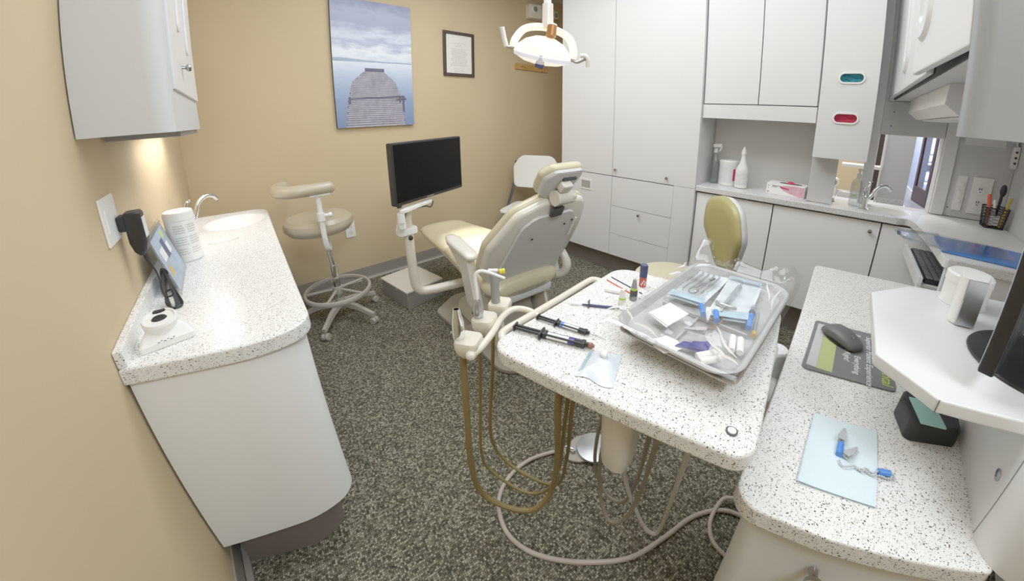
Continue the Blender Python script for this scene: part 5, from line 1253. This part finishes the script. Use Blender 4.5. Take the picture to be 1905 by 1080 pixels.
# pouch with a crown
t = thing('crown_pouch', 'small clear and white pouch holding a crown, lying near the cement syringes', 'pouch', (.52, .345, ZT))
q = [Vector((.452, .366)), Vector((.541, .396)), Vector((.577, .330)), Vector((.478, .288))]
def pf(u, w, h=0):
    p = q[0].lerp(q[1], u).lerp(q[3].lerp(q[2], u), w)
    e = math.sin(PI * u) * math.sin(PI * w); p = p + Vector((.006 * math.sin(w * 6) * (1 if u < .2 else 0), 0))
    return Vector((p.x, p.y, ZT + .002 + .012 * e + .003 * math.sin(9 * u + 4 * w) * e + h))
obj('pouch_paper', G().sheet(pf, 16, 16), 'pouch', t)
obj('pouch_film', G().sheet(lambda u, w: pf(u, w, .0015 + .006 * math.sin(PI * u) * math.sin(PI * w) + .0015 * math.sin(17 * u) * math.cos(13 * w)), 20, 20), 'film', t)
obj('blue_seal', G().sheet(lambda u, w: pf(.05 + u * .9, .02 + w * .10, .0012), 12, 3), 'pouchblue', t)
g = G(); g.ell((.535, .352, ZT + .019), (.011, .009, .007)); g.ell((.529, .347, ZT + .019), (.006, .006, .006)); obj('crown', g, 'white', t)

# ================================================================== TRAY
ANG = R(-3); TC = Vector((.822, .220, 0)); TMx = Matrix.Translation(TC) @ Matrix.Rotation(ANG, 4, 'Z')
def tw(x, y, z=0): v = TMx @ Vector((x, y, 0)); return Vector((v.x, v.y, z))
t = thing('tray_holder', 'beige low holder plate carrying the instrument tray on the cart', 'tray holder', (.80, .21, ZT))
g = G(TMx); g.prism(rpoly([(-.12, -.08), (.14, -.08), (.14, .08), (-.12, .08)], .03, 6), ZT + .001, ZT + .022, .003); obj('holder_base', g, 'chairshell', t)
g = G(TMx); sc2 = lambda f: [(x * f, y * f) for x, y in rpoly([(-.222, -.148), (.235, -.148), (.235, .138), (-.222, .138)], .02, 5)]
g.loft([[(x, y, z_) for x, y in sc2(f)] for f, z_ in ((.84, ZT + .022), (.93, ZT + .026), (1.0, ZT + .040), (1.0, ZT + .043), (.97, ZT + .042), (.91, ZT + .031), (.5, ZT + .029))], caps=True); obj('holder_plate', g, 'chairbase', t)
t = thing('instrument_tray', 'pale grey instrument tray in a clear plastic bag, set on the cart', 'tray', (.82, .22, ZT + .032))
ZR = ZT + .068
ro = lambda w, d, r: rpoly([(-w, -d), (w, -d), (w, d), (-w, d)], r, 8)
g = G(TMx)
g.loft([[(x, y, z_) for x, y in ro(w, d, r)] for w, d, r, z_ in ((.200, .110, .04, ZT + .0385), (.222, .132, .05, ZT + .046), (.232, .142, .055, ZR - .004), (.241, .151, .06, ZR), (.238, .148, .06, ZR + .003), (.230, .140, .055, ZR - .001), (.220, .130, .05, ZT + .050), (.205, .115, .045, ZT + .045), (.10, .05, .03, ZT + .0445))]); obj('tray_body', g, 'traygrey', t)
g = G(TMx)
g.box(-.055, -.049, -.112, .112, ZT + .0445, ZT + .056, .002).box(-.21, -.05, .006, .012, ZT + .0445, ZT + .053, .002); obj('tray_divider', g, 'traygrey', t)
random.seed(11)
def bag(u, w):
    x = -.262 + .54 * u; y = -.165 + .33 * w
    edge = max(abs(2 * u - 1), abs(2 * w - 1)); e = max(0, edge - .80) / .20
    inside = 1 - min(1, max(0, edge - .55) / .25)
    n1 = noise.noise(Vector((x * 22, y * 22, 1.7))); n2 = noise.noise(Vector((x * 60, y * 60, 4.1)))
    z = ZR + .0095 + (.004 if u > .12 and w > .1 else .0018) * n1 + (.0016 if u > .15 and w > .12 else .0004) * n2 + .008 * inside * (.6 + .4 * n1)
    z -= .045 * max(0, e - .62) ** 1.3 * (1 if w < .9 else .6)
    k = 0
    if u > .9: k = (u - .9) / .1; z += .045 * k * (.5 + .9 * n1) + .02 * k * max(0, w - .8) * 5; x += .012 * k * n2
    if u > .86 and (w < .12 or w > .86): x += .03 * (u - .86) / .14; z += .02 * (u - .86) / .14
    if w > .93 and u < .6: z += .018 * n1 * (w - .93) / .07
    p = tw(x, y); return Vector((p.x, p.y, z))
obj('clear_bag', G().sheet(bag, 70, 48), 'film', t, sharp=3.2)
# narrow folded ridges in opaque white paint the highlights on the film
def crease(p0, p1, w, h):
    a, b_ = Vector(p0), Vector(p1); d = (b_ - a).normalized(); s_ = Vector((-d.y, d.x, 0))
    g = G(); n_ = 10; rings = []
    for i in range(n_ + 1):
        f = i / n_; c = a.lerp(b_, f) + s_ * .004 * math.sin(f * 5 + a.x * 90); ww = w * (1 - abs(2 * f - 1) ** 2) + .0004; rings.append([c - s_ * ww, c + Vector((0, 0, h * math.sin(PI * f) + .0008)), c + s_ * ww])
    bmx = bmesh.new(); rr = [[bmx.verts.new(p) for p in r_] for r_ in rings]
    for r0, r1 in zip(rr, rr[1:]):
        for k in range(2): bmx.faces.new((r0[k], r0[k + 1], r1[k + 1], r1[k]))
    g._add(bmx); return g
crease_m = mat('painted_highlight', '#ffffff', .15, var=.0, spec=.8)
for a, b_ in (((.65, .36), (.60, .40)), ((.60, .33), (.64, .36)), ((.63, .11), (.70, .17)), ((.62, .10), (.68, .155)), ((.61, .12), (.655, .175)), ((.94, .37), (.99, .36)), ((.88, .375), (.91, .345)), ((1.02, .12), (.90, .10)), ((1.0, .085), (.86, .085)), ((.72, .36), (.76, .37)), ((.585, .25), (.60, .32)), ((.60, .09), (.62, .14)), ((.98, .33), (1.03, .30)), ((.83, .36), (.85, .385))):
    obj('crease_highlight', crease((a[0], a[1], ZR + .0175), (b_[0], b_[1], ZR + .0185), .0024, .004), crease_m, t)
# contents
ZI = ZT + .056
def sheetrect(corners, z, bend=.003, nu=14, nw=14, seed=0):
    q = [Vector((c[0], c[1])) for c in corners]
    def fn(u, w):
        p = q[0].lerp(q[1], u).lerp(q[3].lerp(q[2], u), w); return Vector((p.x, p.y, z + bend * (math.sin(3 * u + seed) * math.cos(2.3 * w + seed) + .4 * math.sin(9 * u + 5 * w))))
    return G().sheet(fn, nu, nw)
def pouch_thing(lab, c, z):
    t = thing('sterile_pouch', lab, 'pouch', (*(Vector((c[0][0], c[0][1])).lerp(Vector((c[2][0], c[2][1])), .5)), z), group='sterile pouches on the tray')
    obj('pouch_paper', sheetrect(c, z, .003), 'pouch', t)
    ins_ = [tuple(Vector(p).lerp(sum((Vector(k) for k in c), Vector((0, 0))) / 4, .10)) for p in c]
    obj('pouch_film', sheetrect(ins_, z + .0125, .003), 'film', t)
    return t
c1 = [(.795, .336), (1.012, .322), (1.018, .232), (.808, .240)]
t = pouch_thing('sealed blue-white pouch of several steel instruments at the far end of the tray', c1, ZI + .006)
for k in range(5):
    y0 = .325 - k * .017; g = G()
    g.tube([(.83 + k * .008, y0, ZI + .016), (.86, y0 + .004, ZI + .016), (.93, y0 - .002, ZI + .016), (.985, y0 - .004, ZI + .014), (1.0, y0 + .004, ZI + .013)], [.0016, .003, .0042, .003, .0012], 8); obj('steel_instrument', g, 'steel', t)
g = G(); g.tube([(.86 + .02 * math.cos(a), .285 + .012 * math.sin(a), ZI + .015) for a in (2 * PI * k / 12 for k in range(12))], .002, 6, 3, True).tube([(.88, .285, ZI + .015), (.97, .262, ZI + .015)], .003, 8); obj('mirror_head', g, 'darkmetal', t)
obj('blue_seal', sheetrect([(.797, .334), (.830, .332), (.842, .242), (.809, .241)], ZI + .0145, .002), 'pouchblue', t)
c2_ = [(.755, .215), (1.020, .230), (1.028, .136), (.800, .122)]
t = pouch_thing('sealed blue-white pouch holding a clear-handled syringe on the tray', c2_, ZI + .008)
g = G(); g.cyl((.835, .185, ZI + .018), (.955, .185, ZI + .018), .0085, n=18).cyl((.955, .185, ZI + .018), (.985, .186, ZI + .018), .004, n=10); obj('syringe_barrel', g, 'clear', t)
g = G(); g.tube([(.835, .160, ZI + .016), (.828, .172, ZI + .018), (.826, .186, ZI + .019), (.828, .20, ZI + .018), (.836, .212, ZI + .016)], .005, 8).cyl((.79, .186, ZI + .017), (.835, .185, ZI + .018), .0045, n=10); obj('thumb_grip', g, 'steel', t)
obj('blue_seal', sheetrect([(1.002, .229), (1.020, .230), (1.028, .138), (1.010, .137)], ZI + .0165, .002), 'pouchblue', t)
obj('blue_seal', sheetrect([(.757, .213), (.79, .216), (.835, .124), (.802, .122)], ZI + .0165, .002), 'pouchblue', t)
for lab, cs, z in (('square white gauze pad at the end of the tray nearest the syringes', [(.680, .328), (.752, .308), (.733, .248), (.655, .266)], ZI + .011),):
    t = thing('gauze_pad', lab, 'gauze', (.70, .28, ZI))
    for k in range(3): obj('gauze_layer', sheetrect([(c[0] + .002 * k, c[1] - .001 * k) for c in cs], z + .0016 * k, .0015, 8, 8, k), 'whitepaper', t)
hexa = lambda cx, cy, a, b_, rot: [(cx + a * math.cos(rot + th) * (1 if i % 3 else 1.25), cy + b_ * math.sin(rot + th)) for i, th in enumerate(PI * k / 3 for k in range(6))]
t = thing('dry_angle', 'pair of white hexagonal absorbent pads on the tray', 'absorbent pad', (.605, .24, ZI))
obj('pad_layer', G().prism(hexa(.607, .244, .024, .030, .4), ZI, ZI + .0012), 'whitepaper', t); obj('pad_layer', G().prism(hexa(.613, .238, .025, .030, .7), ZI + .0014, ZI + .003), 'whitepaper', t)
t = thing('articulating_film', 'folded indigo articulating film beside the white pads on the tray', 'film', (.632, .19, ZI))
obj('film_sheet', sheetrect([(.612, .224), (.642, .214), (.668, .165), (.630, .160)], ZI + .004, .0025, 10, 10), 'purple', t)
obj('film_sheet', sheetrect([(.620, .205), (.652, .196), (.672, .163), (.640, .160)], ZI + .008, .002, 8, 8, 1), 'purple', t)
def roll(lab, p0, p1, r=.0075):
    t = thing('cotton_roll', lab, 'cotton roll', (p0[0], p0[1], ZI), group='cotton rolls on the tray')
    a = Vector((*p0, ZI + r + .001)); b_ = Vector((*p1, ZI + r + .001)); d = (b_ - a).length
    obj('roll_body', G().lathe([(0, .001), (r * .8, 0), (r, .0015), (r * 1.02, d * .3), (r, d * .7), (r, d - .0015), (r * .8, d), (0, d - .001)], Matrix.Translation(a) @ (b_ - a).to_track_quat('Z', 'Y').to_matrix().to_4x4(), 20), 'whitepaper', t)
roll('cotton roll nearest the indigo film, of the pair lying across the tray', (.604, .172), (.640, .145)); roll('cotton roll nearest the tray rim, of the pair lying across the tray', (.592, .160), (.629, .130))
roll('cotton roll nearest the pouches, of the pair lying lengthwise on the tray', (.668, .120), (.722, .133)); roll('cotton roll lying lengthwise beside the tray wall', (.672, .103), (.724, .116))
t = thing('needle_cap', 'bright blue capped needle beside a clear tube on the tray', 'needle', (.82, .12, ZI))
obj('cap', G().cyl((.775, .113, ZI + .011), (.835, .121, ZI + .012), .0065, .0072, 18), 'blue', t)
obj('hub', G().cyl((.835, .121, ZI + .012), (.850, .123, ZI + .012), .0085, n=18), 'navy', t); obj('clear_end', G().cyl((.850, .123, ZI + .012), (.885, .128, ZI + .012), .0065, .005, 14), 'clear', t)
t = thing('anaesthetic_cartridge', 'clear glass cartridge with yellow plug beside the blue needle cap', 'cartridge', (.80, .10, ZI))
obj('glass_tube', G().cyl((.772, .098, ZI + .006), (.862, .110, ZI + .007), .0048, n=14), 'clear', t); obj('plug', G().cyl((.758, .096, ZI + .006), (.773, .098, ZI + .006), .0056, n=14), 'gold', t)
t = thing('bib_clip', 'bib clip chain with blue collars lying on the tray', 'bib clip', (.72, .20, ZI))
obj('bead_chain', beads([(.783, .235, ZI + .014), (.772, .222, ZI + .016), (.752, .205, ZI + .015), (.748, .195, ZI + .014), (.765, .19, ZI + .014), (.775, .178, ZI + .015), (.752, .172, ZI + .014), (.730, .178, ZI + .013), (.700, .190, ZI + .012), (.690, .198, ZI + .012)], .0022), 'copper', t)
obj('blue_collar', G().cyl((.790, .236, ZI + .018), (.752, .216, ZI + .018), .0072, n=16), 'blue', t); obj('blue_collar', G().cyl((.785, .196, ZI + .018), (.745, .180, ZI + .018), .0072, n=16), 'blue', t)
obj('clip_jaw', clip_geo((.683, .208), (-.35, .9), ZI + .010), 'clipsteel', t); obj('clip_jaw', clip_geo((.755, .205), (-.9, -.3), ZI + .014), 'clipsteel', t)

# ================================================================== FLOOR PEDAL AND TUBING
t = thing('foot_pedal', 'round ridged steel foot control with tail plate on the carpet under the cart', 'foot control', (.885, .60, 0))
obj('pedal_base', G().prism(rpoly([(.80, .70), (.775, .645), (.80, .605), (.92, .52), (.985, .60), (.90, .70)], [.03, .03, .03, .08, .08, .06], 8), .001, .014, .004), 'stoolgrey', t)
obj('pedal_disc', G().lathe([(0, .013), (.072, .013), (.076, .018), (.074, .026), (.03, .031), (0, .032)], (.893, .60, 0), 48), 'steel', t)
obj('hose_fitting', G().cyl((.82, .658, .012), (.82, .658, .03), .012, n=16).obox((.815, .672, .03), (.012, .04, .012), (0, 0, R(20)), .004), 'steel', t)
t = thing('supply_tube', 'long pinkish-grey supply tube looping over the carpet to the desk', 'tube', (.6, .45, 0))
obj('tube_run', G().tube([(.778, .702, .009), (.758, .722, .009), (.66, .765, .009), (.55, .765, .009), (.462, .72, .009), (.412, .63, .009), (.412, .54, .009), (.45, .45, .009), (.53, .345, .009), (.64, .245, .009), (.77, .19, .009), (.90, .145, .009), (.99, .075, .009), (1.02, .0, .01), (1.02, -.10, .01)], .0082, 10, 10), 'tubing', t)
obj('tube_run', G().tube([(1.06, .03, .03), (1.03, .075, .03), (.96, .088, .009), (.90, .075, .009), (.865, .045, .009), (.85, .0, .01), (.85, -.03, .012)], .0078, 10, 8), 'tubing', t)

# ================================================================== HALL BEYOND THE OPENING
t = thing('hall_door', 'dark red-brown glazed door standing open in the hall beyond the sink opening', 'door', (8.5, -1.52, 0))
DM = Matrix.Translation((9.30, -1.405, .01)) @ Matrix.Rotation(math.atan2(-.115, -.84), 4, 'Z'); DW = .85
g = G(DM)
for a in ((0, .11, 0, 2.1), (DW - .13, DW, 0, 2.1), (.11, DW - .13, 0, .30), (.11, DW - .13, 1.98, 2.1)): g.box(a[0], a[1], -.02, .02, a[2], a[3], .003)
obj('door_frame', g, 'doorwood', t)
g = G(DM); g.box(.11, DW - .13, -.003, .003, .30, 1.98); obj('door_glass', g, 'acrylic', t)
for z0 in (.30, 1.5): g = G(DM); g.box(DW, DW + .02, -.03, .03, z0, z0 + .1); obj('hinge', g, 'inkdark', t)
t = thing('hall_shelf', 'pale shelving in the blue-lit room behind the glazed hall door', 'shelf', (11.1, -2.1, 0))
g = G()
for z in (.22, .46, .68, .86): g.box(10.9, 11.3, -2.6, -1.62, z, z + .035)
for y in (-2.6, -2.1, -1.66): g.box(10.9, 10.94, y, y + .03, 0, .9)
obj('shelf_frame', g, 'white', t)
obj('stored_bundle', G().box(10.95, 11.25, -2.3, -1.75, .50, .62, .04), 'navy', t)
# ================================================================== LIGHT
def area(name, loc, size, energy, col=(1, 1, 1), rot=(0, 0, 0), sy=None):
    d = bpy.data.lights.new(name, 'AREA'); d.shape = 'RECTANGLE'; d.size = size; d.size_y = sy or size; d.energy = energy; d.color = col
    o = bpy.data.objects.new(name, d); C.objects.link(o); o.location = loc; o.rotation_euler = rot; return o
COOL = (.93, .975, 1.0)
area('ceiling_panel_light', (1.15, 1.6, 2.78), 1.2, 33, COOL, sy=1.2)
area('ceiling_panel_light', (1.35, .42, 2.78), 1.5, 19, COOL, sy=1.1)
area('camera_fill_light', (.12, -.85, 2.7), .8, 37, (.84, .93, 1), rot=(R(42), 0, R(-25)), sy=.8)  # added fill from behind the camera, not a fixture of the room
area('cabinet_strip_light', (-.25, 2.1, 1.372), .1, 2.4, (1, .97, .92), sy=.6).rotation_euler = (0, R(8), 0)
area('next_room_light', (4.2, .6, 2.75), 1.2, 80, (1, .98, .94))
area('hall_light', (9.8, -.7, 2.7), 1.0, 130, (.75, .82, 1))
area('far_room_light', (9.3, -3.0, 2.7), 1.2, 90, (.70, .78, 1))
s = bpy.data.lights.new('lamp_beam', 'SPOT'); s.energy = 210; s.spot_size = R(22); s.spot_blend = .35; s.color = (1, .95, .86); s.shadow_soft_size = .05
so_ = bpy.data.objects.new('lamp_beam', s); C.objects.link(so_)
src = LM @ Vector((0, 0, -.085)); so_.location = src
tgt = Vector((1.27, 1.92, .55)); so_.rotation_euler = (tgt - src).to_track_quat('-Z', 'Y').to_euler()
w = bpy.data.worlds.new('World'); bpy.context.scene.world = w; w.use_nodes = True
w.node_tree.nodes['Background'].inputs[0].default_value = (.8, .85, .95, 1); w.node_tree.nodes['Background'].inputs[1].default_value = .4

# ================================================================== CAMERA (wide fisheye lens, cropped off centre)
cd = bpy.data.cameras.new('camera'); cam = bpy.data.objects.new('camera', cd); C.objects.link(cam)
cd.type = 'PANO'; cd.panorama_type = 'FISHEYE_LENS_POLYNOMIAL'; cd.sensor_fit = 'HORIZONTAL'; cd.sensor_width = 36; cd.sensor_height = 36 * 1080 / 1905
cd.fisheye_fov = R(200); cd.clip_start = .02; cd.clip_end = 60
for k_, v_ in zip(range(5), (0, -0.0811639175, -0.000747502347, 0.000178711323, -4.65739248e-06)): setattr(cd, "fisheye_polynomial_k%d" % k_, v_)
cd.shift_x = -0.038752; cd.shift_y = -0.160144
cam.matrix_world = Matrix(((0.69525652, 0.16648821, -0.69921388, 0), (-0.71874978, 0.16664287, -0.67500290, 0), (0.00413898, 0.97185998, 0.23552291, 1.4), (0, 0, 0, 1)))
bpy.context.scene.camera = cam
sc = bpy.context.scene
sc.view_settings.view_transform = 'Standard'; sc.view_settings.look = 'None'; sc.view_settings.exposure = -0.14; sc.view_settings.gamma = 1.3
sc.cycles.max_bounces = 10; sc.cycles.diffuse_bounces = 5; sc.cycles.glossy_bounces = 4; sc.cycles.transparent_max_bounces = 24; sc.cycles.transmission_bounces = 8
sc.cycles.caustics_reflective = False; sc.cycles.caustics_refractive = False; sc.cycles.sample_clamp_indirect = 6
